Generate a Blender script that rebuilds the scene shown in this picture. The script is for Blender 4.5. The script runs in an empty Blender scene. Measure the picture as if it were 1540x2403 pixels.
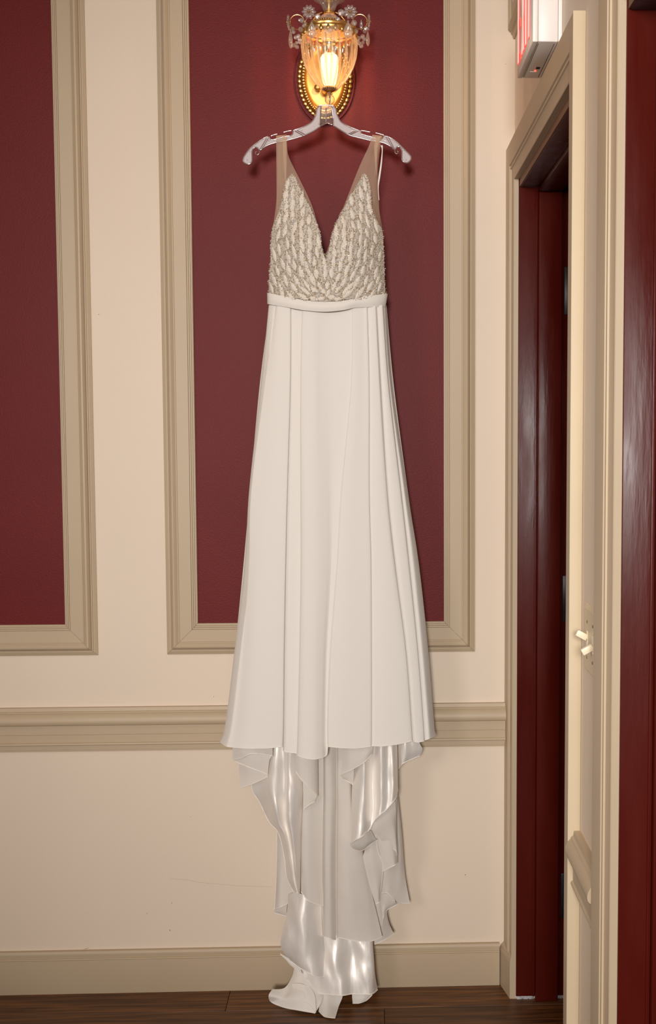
import bpy, math, random
from mathutils import Vector, Matrix
PI = math.pi
C = bpy.context.scene.collection
random.seed(7)

# ------------------------------------------------------------------ camera
CAM_Y, CAM_Z, FPX = -3.0, 1.46075, 2750.38
PITCH, YAW, ROLL = -0.06878, 0.0381, -0.00244
SHX, SHY = 205.38, -2.82                       # principal point offset in a 1540x2403 frame
W, H = 1540.0, 2403.0
_f = Vector((math.sin(YAW)*math.cos(PITCH), math.cos(YAW)*math.cos(PITCH), math.sin(PITCH)))
_r0 = Vector((math.cos(YAW), -math.sin(YAW), 0)); _u0 = _r0.cross(_f)
_r = _r0*math.cos(ROLL) + _u0*math.sin(ROLL); _u = _u0*math.cos(ROLL) - _r0*math.sin(ROLL)
EYE = Vector((0, CAM_Y, CAM_Z))
cam_data = bpy.data.cameras.new('camera'); cam = bpy.data.objects.new('camera', cam_data); C.objects.link(cam)
cam.matrix_world = Matrix(((_r.x, _u.x, -_f.x, EYE.x), (_r.y, _u.y, -_f.y, EYE.y), (_r.z, _u.z, -_f.z, EYE.z), (0, 0, 0, 1)))
cam_data.sensor_fit = 'VERTICAL'; cam_data.sensor_height = 36.0; cam_data.sensor_width = 36.0*W/H
cam_data.lens = FPX*36.0/H; cam_data.shift_x = -SHX/H; cam_data.shift_y = SHY/H
cam_data.clip_start = 0.05
bpy.context.scene.camera = cam

def at(px, py, y):
    """world point seen at a photo pixel, standing at distance y from the back wall"""
    d = _f*FPX + _r*(px - W/2 - SHX) - _u*(py - H/2 - SHY)
    return EYE + d*((y - CAM_Y)/d.y)

# ------------------------------------------------------------------ light
world = bpy.data.worlds.new('world'); bpy.context.scene.world = world; world.use_nodes = True
world.node_tree.nodes['Background'].inputs[0].default_value = (1.0, 0.90, 0.78, 1)
world.node_tree.nodes['Background'].inputs[1].default_value = 0.25
def area(name, loc, target, size, power, color):
    l = bpy.data.lights.new(name, 'AREA'); l.shape = 'DISK'; l.size = size; l.energy = power; l.color = color
    o = bpy.data.objects.new(name, l); C.objects.link(o); o.location = loc
    o.rotation_euler = (Vector(target) - Vector(loc)).to_track_quat('-Z', 'Y').to_euler()
    return o
def spot(name, loc, target, radius, power, color, angle, blend):
    l = bpy.data.lights.new(name, 'SPOT'); l.shadow_soft_size = radius; l.energy = power; l.color = color
    l.spot_size = math.radians(angle); l.spot_blend = blend
    o = bpy.data.objects.new(name, l); C.objects.link(o); o.location = loc
    o.rotation_euler = (Vector(target) - Vector(loc)).to_track_quat('-Z', 'Y').to_euler()
    return o
spot('camera_flash', (-0.38, -6.4, 2.15), (0.22, 0, 1.36), 0.42, 1060, (1.0, 0.965, 0.93), 46, 1.0)
area('ceiling_fixture', (-0.8, -2.3, 2.9), (-0.8, -2.3, 0), 1.5, 7, (1.0, 0.88, 0.74))
hl_ = area('side_fill', (-2.2, -3.3, 2.0), (0.37, -1.25, 1.3), 1.3, 10, (1.0, 0.95, 0.93)); hl_.data.spread = math.radians(75)  # unseen light added from the left to brighten the side wall
sc = bpy.context.scene
sc.view_settings.view_transform = 'Standard'; sc.view_settings.look = 'None'
sc.view_settings.gamma = 1.0; sc.view_settings.use_curve_mapping = False
sc.view_settings.exposure = -0.06

# ------------------------------------------------------------------ materials
def srgb(r, g, b):
    return tuple(((c/255)/12.92 if c/255 <= .04045 else ((c/255+.055)/1.055)**2.4) for c in (r, g, b)) + (1,)
def mat(name, col, rough=.6, metal=0, col2=None, nscale=6, stretch=(1, 1, 1), bump=0, bscale=80, spec=.5, bstretch=(1, 1, 1), sheen=0, bdist=.002, rough2=None, coat=0):
    m = bpy.data.materials.new(name); m.use_nodes = True; n = m.node_tree.nodes; L = m.node_tree.links
    b = n['Principled BSDF']; b.inputs['Base Color'].default_value = col; b.inputs['Roughness'].default_value = rough
    b.inputs['Metallic'].default_value = metal; b.inputs['Specular IOR Level'].default_value = spec
    if sheen: b.inputs['Sheen Weight'].default_value = sheen; b.inputs['Sheen Roughness'].default_value = .5
    if coat: b.inputs['Coat Weight'].default_value = coat; b.inputs['Coat Roughness'].default_value = .12
    tc = n.new('ShaderNodeTexCoord')
    if col2 or rough2 is not None:
        mp = n.new('ShaderNodeMapping'); mp.inputs['Scale'].default_value = stretch; L.new(tc.outputs['Object'], mp.inputs[0])
        nz = n.new('ShaderNodeTexNoise'); nz.inputs['Scale'].default_value = nscale; nz.inputs['Detail'].default_value = 6
        L.new(mp.outputs[0], nz.inputs['Vector'])
        rp = n.new('ShaderNodeMapRange'); rp.inputs[1].default_value = .3; rp.inputs[2].default_value = .7; L.new(nz.outputs['Fac'], rp.inputs[0])
        if col2:
            mx = n.new('ShaderNodeMix'); mx.data_type = 'RGBA'; mx.inputs[6].default_value = col; mx.inputs[7].default_value = col2
            L.new(rp.outputs[0], mx.inputs[0]); L.new(mx.outputs[2], b.inputs['Base Color'])
        if rough2 is not None:
            r2 = n.new('ShaderNodeMapRange'); r2.inputs[3].default_value = rough; r2.inputs[4].default_value = rough2
            L.new(rp.outputs[0], r2.inputs[0]); L.new(r2.outputs[0], b.inputs['Roughness'])
    if bump:
        mp2 = n.new('ShaderNodeMapping'); mp2.inputs['Scale'].default_value = bstretch; L.new(tc.outputs['Object'], mp2.inputs[0])
        nb = n.new('ShaderNodeTexNoise'); nb.inputs['Scale'].default_value = bscale; nb.inputs['Detail'].default_value = 4
        L.new(mp2.outputs[0], nb.inputs['Vector'])
        bp = n.new('ShaderNodeBump'); bp.inputs['Strength'].default_value = bump; bp.inputs['Distance'].default_value = bdist
        L.new(nb.outputs['Fac'], bp.inputs['Height']); L.new(bp.outputs[0], b.inputs['Normal'])
    return m
M = {}
M['cream'] = mat('cream_wall_paint', srgb(225, 206, 186), .62, col2=srgb(229, 212, 191), nscale=1.3, bump=.25, bscale=240, bdist=.0006)
M['tan'] = mat('tan_trim_paint', srgb(186, 165, 137), .5, col2=srgb(190, 170, 142), nscale=3, bump=.1, bscale=300, bdist=.0004)
M['tan_lit'] = mat('lit_tan_casing_edge', srgb(198, 180, 150), .55, col2=srgb(204, 186, 156), nscale=5)  # lit copy of the tan paint for the camera-facing casing edge
M['red'] = mat('burgundy_panel_paint', srgb(100, 23, 23), .5, col2=srgb(106, 27, 26), nscale=3, bump=.5, bscale=330, bdist=.0012, spec=.2)
M['jamb'] = mat('oxblood_gloss_enamel', srgb(70, 15, 8), .22, col2=srgb(80, 19, 10), nscale=5, stretch=(3, 3, .6), bump=.3, bscale=22, bstretch=(4, 4, .5), bdist=.002, rough2=.45, spec=.16)
M['rawwood'] = mat('unpainted_brown_wood_edge', srgb(132, 96, 74), .6, col2=srgb(112, 78, 58), nscale=10, stretch=(1, .2, 6))
M['gap'] = mat('dark_gap', srgb(20, 13, 11), .9)
M['spackle'] = mat('pale_grey_mortar', srgb(190, 190, 195), .8, col2=srgb(120, 118, 120), nscale=80)
M['hinge'] = mat('black_hinge_steel', srgb(44, 42, 45), .35, metal=.6)
M['ceiling'] = mat('ceiling_white', srgb(238, 226, 208), .8, col2=srgb(232, 220, 200), nscale=2)
def wood():
    m = bpy.data.materials.new('dark_brown_floorboard'); m.use_nodes = True; n = m.node_tree.nodes; L = m.node_tree.links
    b = n['Principled BSDF']; b.inputs['Roughness'].default_value = .42; b.inputs['Specular IOR Level'].default_value = .35
    tc = n.new('ShaderNodeTexCoord'); oi = n.new('ShaderNodeObjectInfo'); ad = n.new('ShaderNodeVectorMath'); ad.operation = 'ADD'
    cb = n.new('ShaderNodeCombineXYZ'); mu = n.new('ShaderNodeMath'); mu.operation = 'MULTIPLY'; mu.inputs[1].default_value = 37
    L.new(oi.outputs['Random'], mu.inputs[0]); L.new(mu.outputs[0], cb.inputs[0]); L.new(mu.outputs[0], cb.inputs[1])
    L.new(tc.outputs['Object'], ad.inputs[0]); L.new(cb.outputs[0], ad.inputs[1])
    mp = n.new('ShaderNodeMapping'); mp.inputs['Scale'].default_value = (1.2, 26, 4); L.new(ad.outputs[0], mp.inputs[0])
    nz = n.new('ShaderNodeTexNoise'); nz.inputs['Scale'].default_value = 3.2; nz.inputs['Detail'].default_value = 9; nz.inputs['Distortion'].default_value = .8
    L.new(mp.outputs[0], nz.inputs['Vector'])
    cr = n.new('ShaderNodeValToRGB'); e = cr.color_ramp.elements
    e[0].position = .3; e[0].color = srgb(52, 29, 14); e[1].position = .72; e[1].color = srgb(128, 82, 42)
    L.new(nz.outputs['Fac'], cr.inputs[0])
    hs = n.new('ShaderNodeHueSaturation'); mr = n.new('ShaderNodeMapRange'); mr.inputs[3].default_value = .7; mr.inputs[4].default_value = 1.2
    L.new(oi.outputs['Random'], mr.inputs[0]); L.new(mr.outputs[0], hs.inputs['Value']); L.new(cr.outputs[0], hs.inputs['Color'])
    L.new(hs.outputs[0], b.inputs['Base Color'])
    bp = n.new('ShaderNodeBump'); bp.inputs['Strength'].default_value = .15; bp.inputs['Distance'].default_value = .001
    L.new(nz.outputs['Fac'], bp.inputs['Height']); L.new(bp.outputs[0], b.inputs['Normal'])
    return m
M['wood'] = wood()
def translucent_cloth(name, col, rough, tl=.12, bump=.1, bscale=400, spec=.3, bdist=.0004, bstretch=(1, 1, 1), metal=0):
    m = mat(name, col, rough, bump=bump, bscale=bscale, bdist=bdist, spec=spec, bstretch=bstretch, sheen=.15)
    n = m.node_tree.nodes; L = m.node_tree.links
    if metal: n['Principled BSDF'].inputs['Metallic'].default_value = metal
    t = n.new('ShaderNodeBsdfTranslucent'); t.inputs[0].default_value = col
    mx = n.new('ShaderNodeMixShader'); mx.inputs[0].default_value = tl
    L.new(n['Principled BSDF'].outputs[0], mx.inputs[1]); L.new(t.outputs[0], mx.inputs[2])
    L.new(mx.outputs[0], n['Material Output'].inputs[0]); return m
IV = srgb(241, 235, 227)
M['chiffon'] = translucent_cloth('ivory_chiffon', IV, .85, .12)
M['chiffon_fine'] = translucent_cloth('ivory_chiffon_single_layer', srgb(235, 228, 219), .85, .25)
M['satin'] = translucent_cloth('ivory_satin', srgb(243, 236, 228), .42, .03, bump=.3, bscale=6, bdist=.02, spec=.9, bstretch=(2.4, 2, .7), metal=.3)
M['belt'] = translucent_cloth('ivory_belt_crepe', srgb(232, 225, 216), .6, .05)
M['piping'] = mat('ivory_hem_thread', srgb(240, 232, 222), .6)
M['beadbase'] = mat('champagne_beaded_tulle', srgb(212, 200, 184), .6, col2=srgb(180, 167, 152), nscale=160, bump=.8, bscale=420, bdist=.002)
M['petal'] = mat('ivory_bugle_bead_petal', srgb(238, 228, 214), .4, col2=srgb(206, 194, 178), nscale=110, stretch=(1, 1, 1), bump=.35, bscale=500, bdist=.001, spec=.7)
M['rhinestone'] = mat('clear_rhinestone', srgb(240, 235, 230), .12, metal=.45, spec=1)
M['goldbead'] = mat('champagne_seed_bead', srgb(214, 192, 160), .2, metal=.6)
def see_through(name, col, alpha, rough=.3, gloss=.1, tint=(1, 1, 1, 1), edge=None, erange=.9, e0=0):
    """a film that lets part of the light straight through; edges (grazing) let less through"""
    m = bpy.data.materials.new(name); m.use_nodes = True; n = m.node_tree.nodes; L = m.node_tree.links; n.remove(n['Principled BSDF'])
    tr = n.new('ShaderNodeBsdfTransparent'); tr.inputs[0].default_value = tint
    df = n.new('ShaderNodeBsdfDiffuse'); df.inputs[0].default_value = col
    tl = n.new('ShaderNodeBsdfTranslucent'); tl.inputs[0].default_value = col
    gl = n.new('ShaderNodeBsdfGlossy'); gl.inputs['Roughness'].default_value = rough
    a = n.new('ShaderNodeMixShader'); a.inputs[0].default_value = .5; L.new(df.outputs[0], a.inputs[1]); L.new(tl.outputs[0], a.inputs[2])
    b = n.new('ShaderNodeMixShader'); b.inputs[0].default_value = gloss; L.new(a.outputs[0], b.inputs[1]); L.new(gl.outputs[0], b.inputs[2])
    c = n.new('ShaderNodeMixShader'); L.new(tr.outputs[0], c.inputs[1]); L.new(b.outputs[0], c.inputs[2])
    if edge is None: c.inputs[0].default_value = alpha
    else:
        lw = n.new('ShaderNodeLayerWeight'); lw.inputs[0].default_value = .5
        mr = n.new('ShaderNodeMapRange'); mr.inputs[1].default_value = e0; mr.inputs[2].default_value = erange
        mr.inputs[3].default_value = alpha; mr.inputs[4].default_value = edge
        L.new(lw.outputs['Facing'], mr.inputs[0]); L.new(mr.outputs[0], c.inputs[0])
    L.new(c.outputs[0], n['Material Output'].inputs[0]); return m
M['tulle'] = see_through('champagne_sheer_tulle', srgb(236, 210, 180), .5, .6, .03)
M['tulle_edge'] = see_through('folded_sheer_tulle', srgb(236, 208, 176), .72, .6, .03)
M['web'] = see_through('flash_white_hanger_plastic', srgb(244, 238, 240), .94, .15, .12)  # clear plastic; the flash reflected in it is painted white
M['clear'] = see_through('clear_hanger_plastic', srgb(220, 200, 195), .2, .05, .6, edge=.7)
M['rim'] = see_through('clear_hanger_rim', srgb(178, 138, 134), .6, .08, .35, edge=.9)
M['glass'] = see_through('fluted_amber_glass', srgb(246, 226, 198), .06, .07, .86, tint=(1, .96, .88, 1), edge=.80, erange=.34, e0=.02)
M['crystal'] = see_through('cut_crystal', srgb(236, 226, 220), .3, .06, .55, edge=.8)
M['gold'] = mat('polished_brass', srgb(232, 192, 122), .26, metal=1, col2=srgb(212, 166, 92), nscale=30, bump=.1, bscale=120)
M['gold_satin'] = mat('brushed_brass', srgb(204, 168, 108), .46, metal=1)
M['silver'] = mat('socket_metal', srgb(150, 150, 145), .3, metal=1)
M['socket'] = mat('white_candle_sleeve', srgb(226, 216, 200), .5)
M['plastic'] = mat('white_sign_housing', srgb(232, 224, 218), .42)
M['plate'] = mat('ivory_switch_plastic', srgb(214, 194, 158), .4)
M['toggle'] = mat('pale_ivory_toggle', srgb(240, 226, 196), .35)
M['screw'] = mat('painted_screw', srgb(132, 108, 84), .5)
def glow(name, col, s):
    m = bpy.data.materials.new(name); m.use_nodes = True; b = m.node_tree.nodes['Principled BSDF']
    b.inputs['Base Color'].default_value = col; b.inputs['Emission Color'].default_value = col; b.inputs['Emission Strength'].default_value = s
    return m
def bulb_mat():
    m = bpy.data.materials.new('lit_frosted_bulb'); m.use_nodes = True; n = m.node_tree.nodes; L = m.node_tree.links; n.remove(n['Principled BSDF'])
    e = n.new('ShaderNodeEmission'); e.inputs[0].default_value = (1, .76, .45, 1); e.inputs[1].default_value = 3.6
    t = n.new('ShaderNodeBsdfTransparent'); x = n.new('ShaderNodeMixShader'); x.inputs[0].default_value = .5
    L.new(t.outputs[0], x.inputs[1]); L.new(e.outputs[0], x.inputs[2]); L.new(x.outputs[0], n['Material Output'].inputs[0]); return m
M['bulb'] = bulb_mat()
M['pinkglow'] = glow('lit_pale_red_letter', (1.0, .52, .48, 1), .55)
M['redglow'] = glow('lit_red_letter', (1.0, .09, .06, 1), .8)
M['led'] = glow('red_indicator', (1.0, .1, .06, 1), 2.5)

# ------------------------------------------------------------------ mesh helpers
def me_obj(name, verts, faces, m, parent=None, smooth=None):
    me = bpy.data.meshes.new(name); me.from_pydata([tuple(v) for v in verts], [], faces)
    if m: me.materials.append(m)
    import bmesh
    bm = bmesh.new(); bm.from_mesh(me); bmesh.ops.recalc_face_normals(bm, faces=bm.faces); bm.to_mesh(me); bm.free()
    if smooth is not None:
        for p in me.polygons: p.use_smooth = True
        me.set_sharp_from_angle(angle=math.radians(smooth))
    o = bpy.data.objects.new(name, me); C.objects.link(o)
    if parent:
        o.parent = parent; o.matrix_parent_inverse = parent.matrix_world.inverted()
    return o
class MB:
    def __init__(s): s.v = []; s.f = []
    def add(s, v, f):
        k = len(s.v); s.v += [Vector(p) for p in v]; s.f += [[i+k for i in q] for q in f]; return s
    def box(s, a, b):
        (x0, y0, z0), (x1, y1, z1) = a, b
        return s.add([(x0,y0,z0),(x1,y0,z0),(x1,y1,z0),(x0,y1,z0),(x0,y0,z1),(x1,y0,z1),(x1,y1,z1),(x0,y1,z1)],
                     [(0,1,2,3),(4,5,6,7),(0,1,5,4),(1,2,6,5),(2,3,7,6),(3,0,4,7)])
    def bbox(s, a, b, c=.002):
        """box with chamfered edges"""
        import bmesh
        bm = bmesh.new(); m0 = MB().box(a, b); vs = [bm.verts.new(v) for v in m0.v]
        for f in m0.f: bm.faces.new([vs[i] for i in f])
        bmesh.ops.recalc_face_normals(bm, faces=bm.faces)
        bmesh.ops.bevel(bm, geom=list(bm.edges), offset=c, segments=2, affect='EDGES', profile=.5)
        bm.verts.index_update(); s.add([v.co.copy() for v in bm.verts], [[v.index for v in f.verts] for f in bm.faces]); bm.free(); return s
    def tube(s, pts, r, n=8, closed=False, rf=None):
        pts = [Vector(p) for p in pts]; N = len(pts); up = None; rings = []
        for i, p in enumerate(pts):
            a = pts[(i-1) % N] if (closed or i > 0) else p; b = pts[(i+1) % N] if (closed or i < N-1) else p
            t = (b-a)
            t = t.normalized() if t.length > 1e-9 else Vector((0, 0, 1))
            if up is None:
                up = t.orthogonal().normalized()
            up = (up - t*up.dot(t)); up = up.normalized() if up.length > 1e-6 else t.orthogonal().normalized()
            w = t.cross(up); rr = rf(i/(N-1)) if rf else r
            rings.append([p + (up*math.cos(2*PI*k/n) + w*math.sin(2*PI*k/n))*rr for k in range(n)])
        v = [q for rg in rings for q in rg]; f = []
        for i in range(N if closed else N-1):
            for k in range(n):
                a, b = i*n+k, i*n+(k+1) % n; c, d = ((i+1) % N)*n+(k+1) % n, ((i+1) % N)*n+k
                f.append((a, b, c, d))
        if not closed: f += [tuple(range(n))[::-1], tuple(range((N-1)*n, N*n))]
        return s.add(v, f)
    def lathe(s, prof, c=(0, 0, 0), n=32, flute=0, amp=0, ax=(1, 1)):
        """profile (r, z) turned about the vertical axis at c; flute = number of lobes"""
        v = []; f = []
        for r, z in prof:
            for k in range(n):
                a = 2*PI*k/n; rr = r*(1 + amp*abs(math.cos(a*flute/2)) - amp) if flute else r
                v.append((c[0]+rr*math.cos(a)*ax[0], c[1]+rr*math.sin(a)*ax[1], c[2]+z))
        P = len(prof)
        for i in range(P-1):
            for k in range(n): f.append((i*n+k, i*n+(k+1) % n, (i+1)*n+(k+1) % n, (i+1)*n+k))
        if prof[0][0] < .002: f.append(tuple(range(n)))
        if prof[-1][0] < .002: f.append(tuple(range((P-1)*n, P*n)))
        return s.add(v, f)
    def ball(s, c, r, n=10, sc=(1, 1, 1)):
        h = n//2
        return s.lathe_s([(r*math.sin(PI*i/h), -r*math.cos(PI*i/h)) for i in range(h+1)], c, n, sc)
    def lathe_s(s, prof, c, n, sc):
        k = len(s.v); s.lathe(prof, (0, 0, 0), n)
        for i in range(k, len(s.v)):
            p = s.v[i]; s.v[i] = Vector((c[0]+p.x*sc[0], c[1]+p.y*sc[1], c[2]+p.z*sc[2]))
        return s
    def poly(s, pts, d):
        """extrude a planar outline by the vector d"""
        n = len(pts); pts = [Vector(p) for p in pts]; d = Vector(d)
        return s.add(pts + [p+d for p in pts], [tuple(range(n)), tuple(range(2*n-1, n-1, -1))] + [(i, (i+1) % n, n+(i+1) % n, n+i) for i in range(n)])
    def build(s, name, m, parent=None, smooth=None): return me_obj(name, s.v, s.f, m, parent, smooth)
def empty(name, loc=(0, 0, 0)):
    o = bpy.data.objects.new(name, None); C.objects.link(o); o.location = loc; o.empty_display_size = .05
    o.matrix_world = Matrix.Translation(Vector(loc)); return o
def tag(o, label=None, cat=None, group=None, kind=None):
    if label: o['label'] = label
    if cat: o['category'] = cat
    if group: o['group'] = group
    if kind: o['kind'] = kind
    return o
def struct(o, label=None): return tag(o, label, None, None, 'structure')
def share(src, name, M4, parent, m=None):
    o = src.copy(); o.name = name; C.objects.link(o); o.parent = parent; o.matrix_parent_inverse = parent.matrix_world.inverted()
    o.matrix_world = M4; return o

# ------------------------------------------------------------------ room shell
XW = 0.36718; ZC = 2.95; XL = -2.4; YF = -7.2; TH = .15
struct(MB().box((XL, 0, -.1), (XW+TH, .12, ZC)).build('wall_back', M['cream']), 'cream painted back wall behind the dress')
wb = bpy.data.objects['wall_back']
Z_I, Z_O = 0.96834, 0.88807; ZT_I = 2.72; FW = Z_I - Z_O
PC = (-.44402, .18668); PL = (-.70178-FW+.0-.63+.001, -.78046+.0)       # inner edges of the two red panels
PL = (-.78046-(PC[1]-PC[0]), -.78046)
for nm, (a, b) in (('centre', PC), ('left', PL)):
    p = MB().box((a-.01, -.0022, Z_I-.01), (b+.01, .0, ZT_I+.01)).build('painted_panel', M['red'], wb)
    tag(p, 'burgundy painted panel ' + ('behind the dress' if nm == 'centre' else 'at the left edge, beside the cream strip'))
# right wall with two door openings
D1F, D1N = -.0880, -.8920; D2F, D2N = -1.303, -2.16; HD = 2.074
w = MB()
w.box((XW, D1F, 0), (XW+TH, 0, ZC)); w.box((XW, D2F, 0), (XW+TH, D1N, ZC)); w.box((XW, YF, 0), (XW+TH, D2N, ZC))
w.box((XW, D1N, HD), (XW+TH, D1F, ZC)); w.box((XW, D2N, HD), (XW+TH, D2F, ZC))
struct(w.build('wall_right', M['cream']), 'cream side wall with two dark red doorways')
struct(MB().box((XL-.12, YF, 0), (XL, 0, ZC)).build('wall_left', M['cream']))
struct(MB().box((XL, YF-.12, 0), (XW+TH, YF, ZC)).build('wall_front', M['cream']))
struct(MB().box((XL, YF, ZC), (2.0, .12, ZC+.1)).build('ceiling', M['ceiling']))
# dark corridor beyond the doorways
cor = MB(); cor.box((1.9, YF, 0), (2.0, .12, ZC)); cor.box((XW+TH, .02, 0), (1.9, .12, ZC)); cor.box((XW+TH, YF-.1, 0), (1.9, YF, ZC))
struct(cor.build('wall_corridor', M['cream']), 'corridor wall beyond the doorways')
fl = MB().box((XL, YF, -.1), (2.0, .12, -.014)).build('floor', M['gap']); struct(fl, 'dark brown wooden plank floor')
pw = .121; protos = {}
row = 0; y = .0
while y > -4.6:
    x = XL - random.uniform(0, 1.0)
    while x < 2.0:
        L_ = random.choice((1.1, 1.25, 1.4)); a = max(x, XL); b = min(x+L_, 2.0)
        if b-a > .03:
            me = MB().bbox((a+.0006, y-pw+.0006, -.014), (b-.0006, y-.0006, 0), .0009).build('plank', M['wood'], fl)
        x += L_
    y -= pw; row += 1

# ------------------------------------------------------------------ mouldings
def member(name, P, dA, dB, A, B, prof, mapf, m, parent, gap=.0003):
    """one length of moulding between corners A and B (plane coords); dA, dB = mitre directions per unit of profile width"""
    A = Vector(A); B = Vector(B); t = (B-A).normalized()*gap; v = []
    for c, d, sg in ((A, dA, 1), (B, dB, -1)):
        for s, h in prof:
            q = c + Vector(d)*s + t*sg; v.append(mapf(q.x, q.y, h))
    n = len(prof)
    f = [(i, i+1, n+i+1, n+i) for i in range(n-1)] + [(n-1, 0, n, 2*n-1), tuple(range(n)), tuple(range(2*n-1, n-1, -1))]
    return me_obj(name, v, f, m, parent, 28)
def arc(cs, ch, r, a0, a1, n=6): return [(cs+r*math.cos(math.radians(a0+(a1-a0)*i/n)), ch+r*math.sin(math.radians(a0+(a1-a0)*i/n))) for i in range(n+1)]
# inner edge s=0 -> outer edge s=FW
PF = [(0, 0), (0, .0085), (.0022, .010), (.0042, .010), (.0046, .0082), (.0054, .0082), (.0060, .0115), (.0085, .0115), (.0090, .0092), (.0098, .0092),
      (.0104, .013), (.0128, .013), (.0133, .0105), (.0144, .0105), (.0150, .0145), (.0455, .0145), (.0462, .0165), (.0482, .0165), (.0488, .0150)]
PF += [(.0500, .0155), (.0530, .0185), (.0565, .0205), (.0600, .0200), (.0630, .0170), (.0655, .0130), (.0665, .0110), (.0668, .0095), (.0676, .0095),
       (.0682, .0115), (.0700, .0115), (.0706, .0085), (.0750, .0075), (.0790, .0050), (FW, .0045), (FW, 0)]
back_map = lambda a, b, h: (a, -h, b)
right_map = lambda a, b, h: (XW-h, a, b)
def panel_frame(name, a0, a1, b0, b1, mapf, label, sides='lrbt'):
    e = struct(empty(name, mapf((a0+a1)/2, b0, 0)), label)
    if 'b' in sides: member('moulding', None, (-1, -1), (1, -1), (a0, b0), (a1, b0), PF, mapf, M['tan'], e)
    if 't' in sides: member('moulding', None, (-1, 1), (1, 1), (a0, b1), (a1, b1), PF, mapf, M['tan'], e)
    if 'l' in sides: member('moulding', None, (-1, -1), (-1, 1), (a0, b0), (a0, b1), PF, mapf, M['tan'], e)
    if 'r' in sides: member('moulding', None, (1, -1), (1, 1), (a1, b0), (a1, b1), PF, mapf, M['tan'], e)
    return e
panel_frame('trim_1', PC[0], PC[1], Z_I, ZT_I, back_map, 'tan moulded panel frame around the burgundy panel behind the dress')
panel_frame('trim_2', PL[0], PL[1], Z_I, ZT_I, back_map, 'tan moulded panel frame around the left burgundy panel')
FZ = 2.437
panel_frame('trim_3', -.9, -.0815, FZ+FW, 2.86, right_map, 'tan moulded frame on the side wall above the doorway, behind the exit sign')
# chair rail: (distance below the top edge, protrusion)
RT, RB = .75363, .63849
RP = [(0, 0), (0, .0115), (.0085, .0130), (.0105, .0165), (.0125, .0175), (.0135, .0165), (.0145, .0180), (.019, .0225), (.026, .0262), (.033, .0275), (.039, .0265), (.0430, .0235),
      (.0448, .0190), (.0453, .0165), (.0500, .0165), (.0505, .0135), (.0690, .0135), (.0693, .0115), (.0700, .0115), (.0703, .0130), (.0895, .0130),
      (.0915, .0165), (.0950, .0170), (.0972, .0150), (.0978, .0105), (.1030, .0105), (.1034, .0085), (.1085, .0085), (.1090, .0062), (RT-RB, .0058), (RT-RB, 0)]
r1 = member('trim_4', None, (0, -1), (0, -1), (XL, RT), (XW-.0205, RT), RP, back_map, M['tan'], None); struct(r1, 'tan chair rail moulding running across the back wall')
r2 = member('trim_5', None, (0, -1), (0, -1), (-1.199, RT), (-.985, RT), RP, right_map, M['tan'], None); struct(r2, 'short piece of tan chair rail between the two doorways')
BP = [(0, 0), (0, .0100), (.003, .0125), (.007, .0135), (.012, .0125), (.0175, .0118), (.0185, .0150), (.0205, .0165), (.0220, .0150), (.0225, .0140), (.1105, .0150), (.1117, .0145), (.1117, 0)]
b1 = member('baseboard_back', None, (0, -1), (0, -1), (XL, .1120), (XW-.0345, .1120), BP, back_map, M['tan'], None); struct(b1, 'tan baseboard along the back wall')
b2 = member('baseboard_right', None, (0, -1), (0, -1), (-1.199, .1120), (-.985, .1120), BP, right_map, M['tan'], None); struct(b2)

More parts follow.
